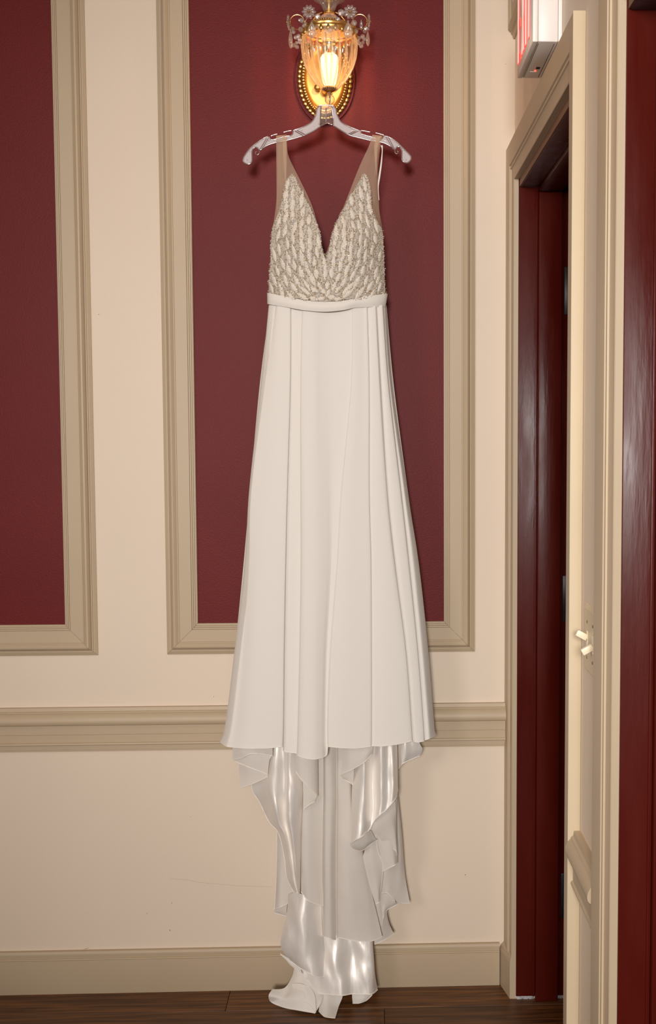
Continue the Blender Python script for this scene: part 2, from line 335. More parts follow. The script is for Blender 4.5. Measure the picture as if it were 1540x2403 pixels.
# ------------------------------------------------------------------ doorways
# casing, s = 0 at the opening side -> s = CW outer edge
def casing_profile(cw):
    k = cw/.09
    return [(0, 0), (0, .0118), (.0015*k, .0130), (.0260*k, .0140), (.0290*k, .0150), (.0300*k, .0178), (.0345*k, .0182), (.0362*k, .0160), (.0385*k, .0160), (.0400*k, .0196),
            (.0425*k, .0200), (.0860*k, .0222), (.0890*k, .0222), (cw, .0212), (cw, 0)]
def doorway(name, yf, yn, cwf, label, leaf=True):
    e = struct(empty(name, (XW, (yf+yn)/2, 0)), label); J = TH
    cf = casing_profile(cwf); cn = casing_profile(.09)
    kf = cwf/.09
    # far leg, head, near leg with mitred corners
    def leg(yedge, sgn, prof, plain, z0=.0):
        v = []
        for end in (0, 1):
            for s, h in prof:
                zz = z0 if end == 0 else HD + s*(.09/prof[-1][0])
                v.append((XW-h, yedge+sgn*s, zz))
        n = len(prof); f = [(i, i+1, n+i+1, n+i) for i in range(n-1)] + [(n-1, 0, n, 2*n-1), tuple(range(n)), tuple(range(2*n-1, n-1, -1))]
        return me_obj('casing', v, f, M['tan'], e, 28)
    leg(yf, 1, cf, False, .0)
    o = leg(yn, -1, cn, False, 0)
    v = []
    for end in (0, 1):
        for i, (s, h) in enumerate(cn):
            v.append((XW-h, (yf + cf[i][0] + .0003*0) if end == 0 else (yn - s), HD+s))
    n = len(cn); f = [(i, i+1, n+i+1, n+i) for i in range(n-1)] + [(n-1, 0, n, 2*n-1), tuple(range(n)), tuple(range(2*n-1, n-1, -1))]
    me_obj('casing', v, f, M['tan'], e, 28)
    # jambs
    T = .021; g = .0035
    for yy, sg, nm in ((yf, -1, 'jamb'), (yn, 1, 'jamb')):
        y0, y1 = sorted((yy+sg*.0005, yy+sg*(.006)))
        MB().bbox((XW-.001, y0, .0088), (XW+J-.002, y1, HD-.0005), .0012).build(nm, M['jamb'], e, 30)
        ys, ye = sorted((yy+sg*.0062, yy+sg*.020))
        MB().bbox((XW+.047, ys, 0), (XW+.105, ye, HD-T-.0125), .003).build('door_stop', M['jamb'], e, 30)
        ys, ye = sorted((yy+sg*.0062, yy+sg*.0095))
        MB().bbox((XW+.0405, ys, 0.009), (XW+.0468, ye, HD-T-.002), .0012).build('stop_bead', M['jamb'], e, 30)
        for k in range(3):
            MB().bbox((XW+.001+k*.0155, y0+.0006 if sg < 0 else y0, .0), (XW+.0145+k*.0155, y1, .0086), .001).build('filler_block', M['spackle'], e, 30)
        for k in range(3):
            MB().bbox((XW+.1070+k*.0125, y0+.0006 if sg < 0 else y0, .0), (XW+.1175+k*.0125, y1, .0086), .001).build('filler_block', M['spackle'], e, 30)
    MB().bbox((XW+.0035, yn+.0065, HD-T), (XW+J-.002, yf-.0065, HD-.0005), .001).build('head_jamb', M['jamb'], e, 30)
    tag(MB().box((XW+.0008, yn+.0065, HD-T+.0015), (XW+.0035, yf-.0065, HD-.0015)).build('head_edge', M['rawwood'], e), 'unpainted brown wooden edge under the head casing')
    MB().bbox((XW+.047, yn+.0065, HD-T-.0125), (XW+.105, yf-.0065, HD-T-.0003), .003).build('head_stop', M['jamb'], e, 30)
    return e
d1 = doorway('door_1', D1F, D1N, .0865, 'dark red glossy doorway nearest the back wall with tan casing')
d2 = doorway('door_2', D2F, D2N, .098, 'dark red glossy doorway at the right edge of the photo with tan casing')
# near casing's outer edge, facing the camera; light put into its paler colour
tag(MB().bbox((XW-.0225, D1N-.0925, 0), (XW-.0005, D1N-.0901, HD+.0915), .0008).build('casing_edge', M['tan_lit'], d1, 30), 'outer edge of the casing leg with its light painted in cream yellow')
# plinth at the foot of the far casing leg, tapering toward the opening
pl = MB(); y0, y1 = -.0004, -.0885
pv = []
for z, t in ((0, 0), (.094, 0), (.104, .004), (.113, .011)):
    pv += [(XW-.0005, y0, z), (XW-.0345+t, y0, z), (XW-.0165+t*.4, y1+.0006, z), (XW-.0005, y1, z)]
pf = [(0, 1, 2, 3), (12, 13, 14, 15)]
for i in range(3):
    for k in range(4): pf.append((i*4+k, i*4+(k+1) % 4, i*4+4+(k+1) % 4, i*4+4+k))
tag(pl.add(pv, pf).build('plinth', M['tan'], d1), 'tan baseboard return wrapped over the foot of the casing')
# open leaf and hinges of doorway 1
lf = MB().bbox((XW+TH+.004, D1F-.046, .012), (XW+TH+.80, D1F-.008, HD-.025), .003)
lf.build('door_leaf', M['jamb'], d1, 30)
for zt in (at(1335, 627, D1F).z, at(1335, 1350, D1F).z, at(1335, 2047, D1F).z):
    hg = MB().bbox((XW+.1125, D1F-.0082, zt-.117), (XW+TH-.003, D1F-.0055, zt), .0012).build('hinge', M['hinge'], d1, 30)
    for dz in (.025, .045, .075, .098):
        MB().lathe([(.0001, 0), (.003, 0), (.003, .0006), (.0001, .001)], n=10).build('screw', M['silver'], hg).matrix_world = Matrix.Translation((XW+.124, D1F-.0082, zt-dz)) @ Matrix.Rotation(PI/2, 4, 'X')

# ------------------------------------------------------------------ exit sign
ex = empty('exit_sign', (XW, -.62, 2.193))
tag(ex, 'white box exit sign with glowing red letters on the side wall above the doorway', 'exit sign')
EY0, EY1, EZ0, EZ1, EX = -.738, -.506, 2.193, 2.385, XW-.057
MB().bbox((EX+.0102, EY0, EZ0), (XW-.0083, EY1, EZ1), .003).build('housing', M['plastic'], ex, 40)
MB().bbox((XW-.0082, EY0+.0005, EZ0+.0005), (XW-.0003, EY1-.0005, EZ1-.0005), .0015).build('back_plate', M['plastic'], ex, 40)
MB().bbox((EX, EY0, EZ0), (EX+.0101, EY1, EZ1), .0015).build('face_plate', M['plastic'], ex, 40)
def letter(ch, y0, wd, z0, hh):
    """outline boxes in (y toward camera negative); returns list of quads (polygons) in reading direction"""
    t = .0155; P = []
    Y = lambda a: y0 - a
    R = lambda a0, a1, b0, b1: [(Y(a0), z0+b0), (Y(a1), z0+b0), (Y(a1), z0+b1), (Y(a0), z0+b1)]
    if ch == 'E': P = [R(0, t, 0, hh), R(t, wd, 0, t), R(t, wd*.9, hh/2-t/2, hh/2+t/2), R(t, wd, hh-t, hh)]
    if ch == 'X':
        P = [[(Y(0), z0), (Y(t*1.1), z0), (Y(wd), z0+hh), (Y(wd-t*1.1), z0+hh)], [(Y(wd), z0), (Y(wd-t*1.1), z0), (Y(0), z0+hh), (Y(t*1.1), z0+hh)]]
    if ch == 'I': P = [R(0, t, 0, hh)]
    if ch == 'T': P = [R(wd/2-t/2, wd/2+t/2, 0, hh-t), R(0, wd, hh-t, hh)]
    return P
yy = EY1-.019
for ch, wd in (('E', .043), ('X', .049), ('I', .0165), ('T', .045)):
    a = MB(); b = MB()
    for j, q in enumerate(letter(ch, yy, wd, EZ0+.020, .150)):
        a.poly([(EX-.0012-.0002*j, p[0], p[1]) for p in q], (.0014, 0, 0))
        cy = sum(p[0] for p in q)/4; cz = sum(p[1] for p in q)/4
        b.poly([(EX-.0026-.0002*j, cy+(p[0]-cy)*.72, cz+(p[1]-cz)*.97) for p in q], (.0012, 0, 0)) if not (ch == 'E' and j > 0) else None
    l = a.build('letter', M['redglow'], ex); b.build('letter_core', M['pinkglow'], l)
    yy -= wd + .0125
# underside details: seams, indicator, button
MB().box((EX+.012, EY0+.01, EZ0-.0006), (EX+.0127, EY1-.01, EZ0)).build('seam', M['gap'], ex)
MB().box((XW-.0145, EY0+.01, EZ0-.0006), (XW-.0138, EY1-.01, EZ0)).build('seam', M['gap'], ex)
MB().ball((EX+.030, -.560, EZ0-.0005), .0022, 10).build('indicator_lamp', M['led'], ex, 60)
MB().bbox((EX+.029, -.583, EZ0-.0015), (EX+.037, -.574, EZ0), .0004).build('test_button', M['gap'], ex)
MB().bbox((EX+.020, -.5545, EZ0-.0012), (EX+.036, -.5530, EZ0), .0003).build('button_frame', M['plastic'], ex)

# ------------------------------------------------------------------ light switch
sw = empty('light_switch', (XW, -1.095, 1.11)); tag(sw, 'ivory two-toggle light switch on the side wall between the two doorways', 'light switch')
a, b, z0, z1 = -1.152, -1.037, 1.052, 1.168
m_ = MB(); h0, h1, c = .0012, .0062, .007
m_.add([(XW, a, z0), (XW, b, z0), (XW, b, z1), (XW, a, z1), (XW-h0, a, z0), (XW-h0, b, z0), (XW-h0, b, z1), (XW-h0, a, z1),
        (XW-h1, a+c, z0+c), (XW-h1, b-c, z0+c), (XW-h1, b-c, z1-c), (XW-h1, a+c, z1-c)],
       [(0, 1, 5, 4), (1, 2, 6, 5), (2, 3, 7, 6), (3, 0, 4, 7), (4, 5, 9, 8), (5, 6, 10, 9), (6, 7, 11, 10), (7, 4, 8, 11), (8, 9, 10, 11), (0, 1, 2, 3)])
m_.build('cover_plate', M['plate'], sw)
for yc, up in ((-1.068, 1), (-1.118, -1)):
    MB().bbox((XW-.0072, yc-.006, 1.095), (XW-.0060, yc+.006, 1.125), .0005).build('toggle_slot', M['toggle'], sw)
    tg = MB().bbox((-.020, -.0045, -.0055), (0, .0045, .0055), .0015).build('toggle', M['toggle'], sw, 40)
    tg.matrix_world = Matrix.Translation((XW-.0065, yc, 1.11+up*.003)) @ Matrix.Rotation(up*math.radians(28), 4, 'Y')
    for zz in (1.08, 1.14):
        s_ = MB().lathe([(.0001, .0012), (.0022, .001), (.003, 0)], n=10).build('screw', M['screw'], sw)
        s_.matrix_world = Matrix.Translation((XW-.0062, yc, zz)) @ Matrix.Rotation(-PI/2, 4, 'Y')
# small nicks, specks and a faint scratch on the wall paint
for k, (px, py, w_, h_, rot) in enumerate([(232,738,.0024,.0018,0),(1092,2053,.0026,.0026,0),(502,1635,.0012,.0032,0),(345,2144,.0030,.0012,.3),(403,2119,.0012,.0045,0),(399,2183,.0016,.0050,0),(203,2226,.0140,.0010,.25),
    (1187,150,.0022,.0010,0),(447,1917,.0016,.0012,0)]):
    c = at(px, py, -.0004); o = MB().poly([(w_*.5*math.cos(a), 0, h_*.5*math.sin(a)) for a in [2*PI*i/8 for i in range(8)]], (0, .0004, 0)).build('paint_nick', M['screw'], wb)
    o.matrix_world = Matrix.Translation(c) @ Matrix.Rotation(-rot, 4, 'Y')
MB().tube([at(400, 2062, -.0001), at(440, 2065, -.0001), at(470, 2071, -.0001), at(560, 2079, -.0001), at(640, 2081, -.0001)], .00018, 5).build('scratch', M['screw'], wb)

# ------------------------------------------------------------------ cloth helpers
def cr(p0, p1, p2, p3, t):
    return .5*((2*p1) + (p2-p0)*t + (2*p0-5*p1+4*p2-p3)*t*t + (-p0+3*p1-3*p2+p3)*t*t*t)
def resample(pts, n, smooth=True):
    pts = [Vector(p) for p in pts]
    if smooth and len(pts) > 2:
        d = []
        for i in range(len(pts)-1):
            a = pts[max(i-1, 0)]; b = pts[i]; c = pts[i+1]; e = pts[min(i+2, len(pts)-1)]
            for k in range(8): d.append(cr(a, b, c, e, k/8))
        d.append(pts[-1]); pts = d
    L = [0]
    for i in range(1, len(pts)): L.append(L[-1] + (pts[i]-pts[i-1]).length)
    out = []; j = 0
    for i in range(n+1):
        s = L[-1]*i/n
        while j < len(L)-2 and L[j+1] < s: j += 1
        q = (s-L[j])/max(L[j+1]-L[j], 1e-9); out.append(pts[j].lerp(pts[j+1], min(max(q, 0), 1)))
    return out
def sheet(name, cols, m, parent, rows=30, sub=5, thick=.0012, label=None, noise=0, smooth=True):
    """cloth lofted through top-to-bottom curves; every curve is a list of world points"""
    R_ = [resample(c, rows, smooth) for c in cols]; v = []; n = 0
    N = len(R_)
    for i in range(rows+1):
        line = []
        for c in range(N-1):
            a = R_[max(c-1, 0)][i]; b = R_[c][i]; d = R_[c+1][i]; e = R_[min(c+2, N-1)][i]
            # limit overshoot at tight pleats
            w = (d-b).length
            ta = (d-a)*.5; tb = (e-b)*.5
            if ta.length > 1.6*w: ta *= 1.6*w/ta.length
            if tb.length > 1.6*w: tb *= 1.6*w/tb.length
            for k in range(sub):
                t = k/sub; t2 = t*t; t3 = t2*t
                line.append(b*(2*t3-3*t2+1) + ta*(t3-2*t2+t) + d*(-2*t3+3*t2) + tb*(t3-t2))
        line.append(R_[-1][i].copy())
        n = len(line); v += line
    if noise:
        from mathutils import noise as nz
        for p in v:
            q = nz.noise(Vector((p.x*14, p.y*14, p.z*5))) + .45*nz.noise(Vector((p.x*34+p.z*12, 3, p.z*16-p.x*9))); p.y += q*noise
    f = [(i*n+k, i*n+k+1, (i+1)*n+k+1, (i+1)*n+k) for i in range(rows) for k in range(n-1)]
    o = me_obj(name, v, f, m, parent, 180)
    if label: o['label'] = label
    o['_hem'] = 0; del o['_hem']
    return o, [v[rows*n+k] for k in range(n)], v, n
def cord(pts, m, parent, r=.0011, name='hem'):
    return MB().tube(resample(pts, max(12, len(pts)*3)), r, 6).build(name, m, parent, 60)
K = 2.6552
def z1(cx, cy, y): return at(480 + cx/K, 1600 + cy/K, y)

# ------------------------------------------------------------------ wedding dress
HY = -.135                                            # the plane in which hanger and dress hang
dress = empty('wedding_dress', (at(768, 1000, HY).x, HY, 0))
tag(dress, 'ivory wedding dress with beaded V-neck bodice and long train hanging from the clear hanger', 'dress')
# skirt: columns of (px at the listed heights), depth at waist, depth at hem
YS = [716, 900, 1150, 1320, 1530, 1700]
SK = [
 ((631,613,585,575,550,529), (516,1740), -.115, -.095),
 ((632,614,586,576,551.5,530), (518,1744), -.132, -.118),
 ((643,624,596,588,564,543), (531,1751), -.139, -.135),
 ((646.5,622,590,584,570,552), (540,1753), -.137, -.139),
 ((651,640,622,610,596,582), (574,1756), -.146, -.166),
 ((663,660,650,644,634,626), (620,1756), -.152, -.180),
 ((679,679,672,668,664,662), (659,1752.5), -.154, -.180),
 ((683,682,675,671,667.5,666), (664.5,1751), -.150, -.172),
 ((682,681,674,671,668,667), (666,1763), -.147, -.160),
 ((696,692,691,692,688,685), (682,1766), -.147, -.158),
 ((708,704,704,705,702,698), (696,1768), -.150, -.161),
 ((712,708,708,708,705,701.5), (699.5,1773), -.155, -.174),
 ((722,720,718,718,716,713), (712,1778), -.158, -.186),
 ((738,738,740,742,738,736), (735,1782), -.158, -.190),
 ((757,756,762,764,757,754), (754,1779), -.153, -.178),
 ((776,778,776,775,765,762), (763,1775), -.150, -.166),
 ((800,802,786,779,769,766), (768,1769), -.152, -.162),
 ((826,823,800,790,774.5,768.5), (770,1754), -.155, -.166),
 ((829,826,804,794,779,773), (774,1752.5), -.158, -.175),
 ((840,838,822,815,808,800), (800,1755), -.156, -.184),
 ((853,853,846,843,840,838), (838,1756), -.153, -.182),
 ((860,865,865,869,870,870), (869,1752), -.154, -.176),
 ((864,868.5,869,873,874,874.5), (874,1750.5), -.149, -.168),
 ((872,879,884,892,897,898), (899,1751), -.151, -.180),
 ((879,889,900,917,929,934), (937,1746), -.151, -.178),
 ((882,892,908,926,952,964), (966,1739), -.149, -.168),
 ((885,895,910,928,953,966), (970,1738.5), -.143, -.153),
 ((893,904,923,940,962,974), (980,1742), -.142, -.160),
 ((898,911,939,958,980,993), (995,1739), -.139, -.152),
 ((900,913,942,961,982,994.5), (998,1737), -.135, -.138),
 ((903,916,949,971,992,1006), (1008,1733), -.130, -.142),
 ((905,918.5,954,980,1003,1016), (1020,1728), -.122, -.128),
 ((906,920,956,983,1006,1019.5), (1023,1722), -.115, -.108),
 ((905,919,955,981,1004.5,1018), (1020,1719), -.100, -.090)]
cols = []
for xs, hem, d0, d1 in SK:
    if d1 < -.13: d1 = -.168 + (d1+.168)*.62
    if d0 < -.135: d0 = -.153 + (d0+.153)*.7
    pts = list(zip(xs, YS)) + [hem]; c = []
    for x, yv in pts:
        t = (yv-716)/(hem[1]-716); c.append(at(x, yv, d0 + (d1-d0)*t**.75))
    cols.append(c)
sk, hem, _, _ = sheet('skirt', cols, M['chiffon'], dress, rows=90, sub=5, label='smooth ivory chiffon overskirt with soft vertical folds')
cord(hem[8:], M['piping'], sk, .0008)
# back of the skirt, closed behind and running to the train
bx = [(634,610,587,572,551,532), (660,650,640,630,620,610), (720,712,706,702,700,700), (780,782,782,780,778,778), (850,850,858,860,866,870), (896,904,918,930,950,962), (907.5,924,957,982,1004,1016)]
dp = [-.100, -.088, -.080, -.083, -.080, -.086, -.098]
cols = [[at(x, yv, d + .02*((yv-716)/1000)) for x, yv in list(zip(xs, YS)) + [(xs[-1], 1722)]] for xs, d in zip(bx, dp)]
sheet('skirt_back', cols, M['chiffon_fine'], dress, rows=40, sub=5)
# belt
top = [(627,687),(633,688),(669,695.5),(712.7,703.6),(762,707.7),(805.5,705),(846,697),(885,692),(909.5,689)]
bot = [(627.5,713),(633,714.5),(669,720),(712.7,728),(762,731.7),(805.5,728),(835.4,722),(880,720.5),(904.5,720)]
by = [-.112, -.142, -.158, -.165, -.167, -.166, -.160, -.150, -.130]
bc = []
for (tp, bt, yv) in zip(top, bot, by):
    bc.append([at(tp[0], tp[1], yv), at((tp[0]+bt[0])/2, (tp[1]+bt[1])/2, yv-.0035), at(bt[0], bt[1], yv)])
bc = [[p + Vector((0, .045, 0)) for p in bc[0]]] + bc + [[p + Vector((-.004, .035, 0)) for p in bc[-1]]]
sheet('belt', bc, M['belt'], dress, rows=6, sub=6, thick=.002, label='plain ivory waistband under the beading')

# bodice ------------------------------------------------------------
LO = [(685,408),(676,419),(669,433),(663,460),(661,474),(655,496),(645,518),(638,540),(636,575),(635,613),(632,655),(631,692)]
LI = [(687,408),(694,418),(704,440),(716,464),(727,484),(735,503),(745,527),(751,545),(754,573),(758,596),(763,614)]
RI = [(855,408),(847,417),(833,444),(822,460),(813,477),(803,495),(794,513),(786,532),(778,553),(774,576),(769,597),(764,614)]
RO = [(858,408),(864,420),(869,436),(871,462),(873,496),(880,510),(888,524),(898,540),(900,575),(902,613),(903,655),(905,692)]
CX = 766
def bodice_y(px, py):
    hw = 66 + 70*min(max((py-408)/140, 0), 1); u = (px-CX)/138.0
    base = -.118 - .052*math.sqrt(max(0, 1-min(1, u*u)*.97))
    bump = .012*math.exp(-(((abs(px-CX)-62)/34)**2 + ((py-575)/48)**2))
    up = min(max((560-py)/150, 0), 1)
    base = base*(1-up) + (-.146)*up
    return base - bump
def bod(side):
    outer, inner = (LO, LI) if side < 0 else (RO, RI)
    N = 9; R0 = 26
    o2 = resample([(p[0], p[1], 0) for p in outer], R0, False); i2 = resample([(p[0], p[1], 0) for p in inner], R0, False)
    # lower inner edge continues down the middle to the belt
    mid = [Vector((763.5, 614+(707-614)*k/8, 0)) for k in range(1, 9)]
    i_full = resample([(p[0], p[1], 0) for p in inner] + [(763.5, 640, 0), (763.5, 708, 0)], R0+8, False)
    ox = outer + []; o_full = resample([(p[0], p[1], 0) for p in ox], R0+8, False)
    cols = []
    for k in range(N):
        t = k/(N-1); cc = []
        for a, b in zip(o_full, i_full):
            q = a.lerp(b, t); cc.append(at(q.x, q.y, bodice_y(q.x, q.y)))
        cols.append(cc)
    return sheet('bodice_panel', cols, M['beadbase'], dress, rows=R0+8, sub=3, thick=.002, smooth=False)
bl = bod(-1)[0]; br = bod(1)[0]
bl['label'] = 'left half of the beaded champagne bodice'; br['label'] = 'right half of the beaded champagne bodice'
# sides and low back of the bodice
for side in (-1, 1):
    e = LO if side < 0 else RO
    cs = []
    for k in range(5):
        a = k/4; cs.append([at(p[0] - side*7*a*a, p[1], bodice_y(p[0], p[1])*(1-a) + (-.088)*a) for p in e[7:]])
    sheet('bodice_side', cs, M['beadbase'], dress, rows=12, sub=3, thick=.0015)
bk = [[at(x, yv, d) for yv in (600, 630, 660, 700)] for x, d in ((640, -.09), (700, -.078), (766, -.074), (840, -.078), (896, -.09))]
bk = [[at(x, y0 + (700-y0)*k/3, d) for k in range(4)] for x, y0, d in ((643, 560, -.09), (700, 622, -.080), (764, 640, -.076), (840, 622, -.080), (893, 560, -.09))]
sheet('bodice_back', bk, M['beadbase'], dress, rows=10, sub=5)
# small sheer gusset at the foot of the V
gv = [[at(752, 566, -.150), at(757, 595, -.155), at(763, 613, -.160)], [at(763, 596, -.149), at(764, 604, -.153), at(764, 615, -.158)], [at(777, 561, -.150), at(771, 594, -.155), at(765, 613, -.160)]]
sheet('neck_gusset', gv, M['tulle'], dress, rows=8, sub=4, thick=0)
def inside(px, py, mrg=0):
    def xa(curve, y):
        for (x0, y0), (x1, y1) in zip(curve, curve[1:]):
            if y0 <= y <= y1: return x0 + (x1-x0)*(y-y0)/max(y1-y0, 1e-6)
        return None
    bb = 700 + 7*(1-((px-764)/140)**2) - 2
    if py > bb - mrg*.4: return False
    if py >= 614: return xa(LO, min(py, 691)) + mrg < px < xa(RO, min(py, 691)) - mrg
    a, b = xa(LO, py), xa(LI, py)
    if a is not None and b is not None and a + mrg < px < b - mrg: return True
    a, b = xa(RI, py), xa(RO, py)
    return a is not None and b is not None and a + mrg < px < b - mrg
def leaf_mesh():
    v = []; f = []; n = 7
    for i in range(n+1):
        t = i/n; w_ = math.sin(PI*t**.85)*.5*(1-.15*t); w_ = max(w_, .03)
        for k in range(5):
            a = (k/4-.5)*2; v.append((a*w_, (1-a*a)*.55*math.sin(PI*min(max(t, .06), .94)), t-.5))
    for i in range(n):
        for k in range(4): f.append((i*5+k, i*5+k+1, i*5+k+6, i*5+k+5))
    f.append(tuple(range(5))); f.append(tuple(range(n*5, n*5+5)))
    return v, f
def surf(px, py, lift): return at(px, py, bodice_y(px, py) - lift)
petals = []; beads = []; first = None
PXM = 1/965.0
r = 12; ring = 0
while r < 330:
    L0 = 30 + 10*random.random()*0 + (4 if r > 60 else -6)
    nth = max(5, int(2*PI*r/17.0)) if r < 60 else int(2*PI*r/20.0)
    for k in range(nth+1):
        th = -PI*.62 + 2*PI*.62*(k + (.5 if ring % 2 else 0))/max(nth*.62, 1)
        if abs(th) > PI*.62: continue
        px = 765 + r*math.sin(th) + random.uniform(-3, 3); py = 694 - r*math.cos(th) + random.uniform(-4, 4)
        if not inside(px, py, 5): continue
        fl = .34 if r > 90 else (1 - .66*r/90)
        ang = th*fl + random.uniform(-.10, .10)
        if r > 170: ang = (.16 if px > CX else -.16)*(-1) + random.uniform(-.1, .1)
        Lp = random.choice((30, 34, 38, 43)) + random.uniform(-2, 2) if r > 30 else 22; Wp = random.uniform(10, 13)
        petals.append((px, py, ang, Lp, Wp))
    r += 25 if r > 20 else 18; ring += 1
lv, lf_ = leaf_mesh(); me0 = None
for px, py, ang, Lp, Wp in petals:
    c = surf(px, py, .0012); e = .5
    ux = (surf(px+4, py, 0) - surf(px-4, py, 0)).normalized(); uz = (surf(px, py-4, 0) - surf(px, py+4, 0)).normalized(); un = ux.cross(uz).normalized()
    if un.y > 0: un = -un
    X = ux*math.cos(ang) - uz*math.sin(ang)*1; Z = ux*math.sin(ang) + uz*math.cos(ang)
    Mx = Matrix(((X.x*Wp*PXM, un.x*.0042, Z.x*Lp*PXM, c.x), (X.y*Wp*PXM, un.y*.0042, Z.y*Lp*PXM, c.y), (X.z*Wp*PXM, un.z*.0042, Z.z*Lp*PXM, c.z), (0, 0, 0, 1)))
    par = bl if px < CX else br
    if me0 is None:
        o = me_obj('beaded_petal', lv, lf_, M['petal'], None, 60); me0 = o.data
    else:
        o = bpy.data.objects.new('beaded_petal', me0); C.objects.link(o)
    o.parent = par; o.matrix_world = Mx
    for i in range(28):
        a = 2*PI*i/28
        t = .5 + .5*math.cos(a); hw = math.sin(PI*min(max(t, .02), .98)**.85)*.5*(1-.15*t) + .10
        beads.append((px + (math.sin(ang)*(t-.5)*Lp*1.1 + math.cos(ang)*math.copysign(hw, math.sin(a))*Wp), py - (math.cos(ang)*(t-.5)*Lp*1.1 - math.sin(ang)*math.copysign(hw, math.sin(a))*Wp), .0022))
k = 0
while k < 3600:
    px = random.uniform(628, 908); py = random.uniform(404, 706)
    if inside(px, py, -1): beads.append((px, py, random.uniform(.0012, .0030))); k += 1
for c_ in (LO, LI, RI, RO):
    for q in resample([(p[0], p[1], 0) for p in c_], 62, False):
        beads.append((q.x + random.uniform(-2, 2), q.y, .0012))
def beadwork(name, sel, m, rr, parent):
    mb = MB(); O = [(1,0,0),(-1,0,0),(0,1,0),(0,-1,0),(0,0,1),(0,0,-1)]; F = [(0,2,4),(2,1,4),(1,3,4),(3,0,4),(2,0,5),(1,2,5),(3,1,5),(0,3,5)]
    for px, py, l in sel:
        c = surf(px, py, l); s = rr*random.uniform(.75, 1.3); a = random.uniform(0, PI); b = random.uniform(-.6, .6)
        R3 = Matrix.Rotation(a, 3, 'Y') @ Matrix.Rotation(b, 3, 'X')
        mb.add([c + (R3 @ Vector(o))*s for o in O], F)
    o = mb.build(name, m, parent); o['kind'] = 'stuff'; return o
random.shuffle(beads); n2 = int(len(beads)*.55)
beadwork('rhinestones', [b for b in beads[:n2] if inside(b[0], b[1], -3)], M['rhinestone'], .00155, dress)
beadwork('seed_beads', [b for b in beads[n2:] if inside(b[0], b[1], -3)], M['goldbead'], .00140, dress)

# straps of sheer tulle, looped over the hanger
def strap(cols, lab, m=M['tulle'], nm='strap'):
    o = sheet(nm, cols, m, dress, rows=26, sub=4, thick=0)[0]; o['label'] = lab; return o
A = lambda x, yv, d: at(x, yv, d)
strap([[A(648.5,320,-.142), A(648.5,360,-.143), A(649,420,-.142), A(649,465,-.138), A(645.5,500,-.132), A(641,530,-.125)],
       [A(655,318,-.144), A(656,370,-.146), A(658,430,-.146), A(660,470,-.143), A(656,495,-.137), A(648,530,-.132)],
       [A(662,318,-.144), A(663,370,-.145), A(665,420,-.145), A(669,440,-.144), A(668,470,-.142), A(664,510,-.138)],
       [A(669,319,-.144), A(672,370,-.147), A(680,405,-.146), A(690,440,-.146), A(705,480,-.150), A(728,530,-.153)],
       [A(673,321,-.143), A(675.5,360,-.145), A(687,388,-.146), A(704,422,-.147), A(734,487,-.151), A(754,562,-.154)]],
      'sheer champagne tulle strap over the left arm of the hanger')
strap([[A(664,320,-.1455), A(665,360,-.1465), A(667.5,400,-.147), A(669,432,-.146)],
       [A(671.5,322,-.1455), A(673,356,-.1465), A(672.5,392,-.147), A(671.5,428,-.146)]], 'folded pale edge of the left strap', M['tulle_edge'], 'strap_fold')
strap([[A(874,319,-.143), A(866,343,-.145), A(853,370,-.146), A(836,410,-.147), A(806,487,-.151), A(777,556,-.154)],
       [A(880,318,-.144), A(873,350,-.147), A(862,385,-.147), A(846,425,-.146), A(824,475,-.150), A(800,530,-.153)],
       [A(886,318,-.144), A(880,360,-.145), A(873,405,-.145), A(869,440,-.144), A(871,475,-.142), A(876,510,-.138)],
       [A(892,319,-.144), A(885,370,-.147), A(879,420,-.146), A(878,460,-.143), A(881,490,-.137), A(890,530,-.132)],
       [A(897,321,-.142), A(888.5,356,-.144), A(885,400,-.142), A(884.5,436,-.140), A(888,480,-.133), A(898,536,-.120)]],
      'sheer champagne tulle strap over the right arm of the hanger')
strap([[A(884,322,-.1455), A(879,345,-.1465), A(881,375,-.147), A(883.5,412,-.146)],
       [A(895,320,-.1455), A(886,345,-.1465), A(884.5,375,-.147), A(884.5,412,-.146)]], 'folded pale edge of the right strap', M['tulle_edge'], 'strap_fold')
# back halves of the straps behind the hanger
strap([[A(650,320,-.128), A(651,400,-.118), A(650,480,-.108), A(650,580,-.095)], [A(671,320,-.128), A(667,400,-.118), A(672,480,-.108), A(690,620,-.088)]], 'back half of the left strap')
strap([[A(876,320,-.128), A(880,400,-.118), A(874,480,-.108), A(850,620,-.088)], [A(896,320,-.128), A(887,400,-.118), A(890,480,-.108), A(893,560,-.092)]], 'back half of the right strap')
for xa, xb in ((648.5, 673), (874, 897)):
    cs = []
    for k in range(7):
        x = xa + (xb-xa)*k/6; p = at(x, (321.6 - 2.4*k/6) if xa < 700 else (319.4 + 2.4*k/6), -.1355); cs.append([p + Vector((0, -.0085*math.cos(a), .0026*math.sin(a)-.0002)) for a in [PI*j/6 for j in range(7)]])
    sheet('strap_loop', cs, M['tulle_edge'], dress, rows=8, sub=1, thick=0)
rb = [(893,341,-.139), (896.5,352,-.140), (893,385,-.1445), (888.5,415,-.147), (887,440,-.147), (889,470,-.140)]
rb2 = [(898.5,341,-.139), (898.5,352,-.1405), (896.5,385,-.145), (892.5,415,-.1475), (888.8,440,-.1475), (890.5,470,-.140)]
o = sheet('hanger_ribbon', [[at(*p) for p in rb], [at(*p) for p in rb2]], M['belt'], dress, rows=20, sub=3, thick=.0008)[0]; o['label'] = 'narrow white ribbon loop beside the right strap'

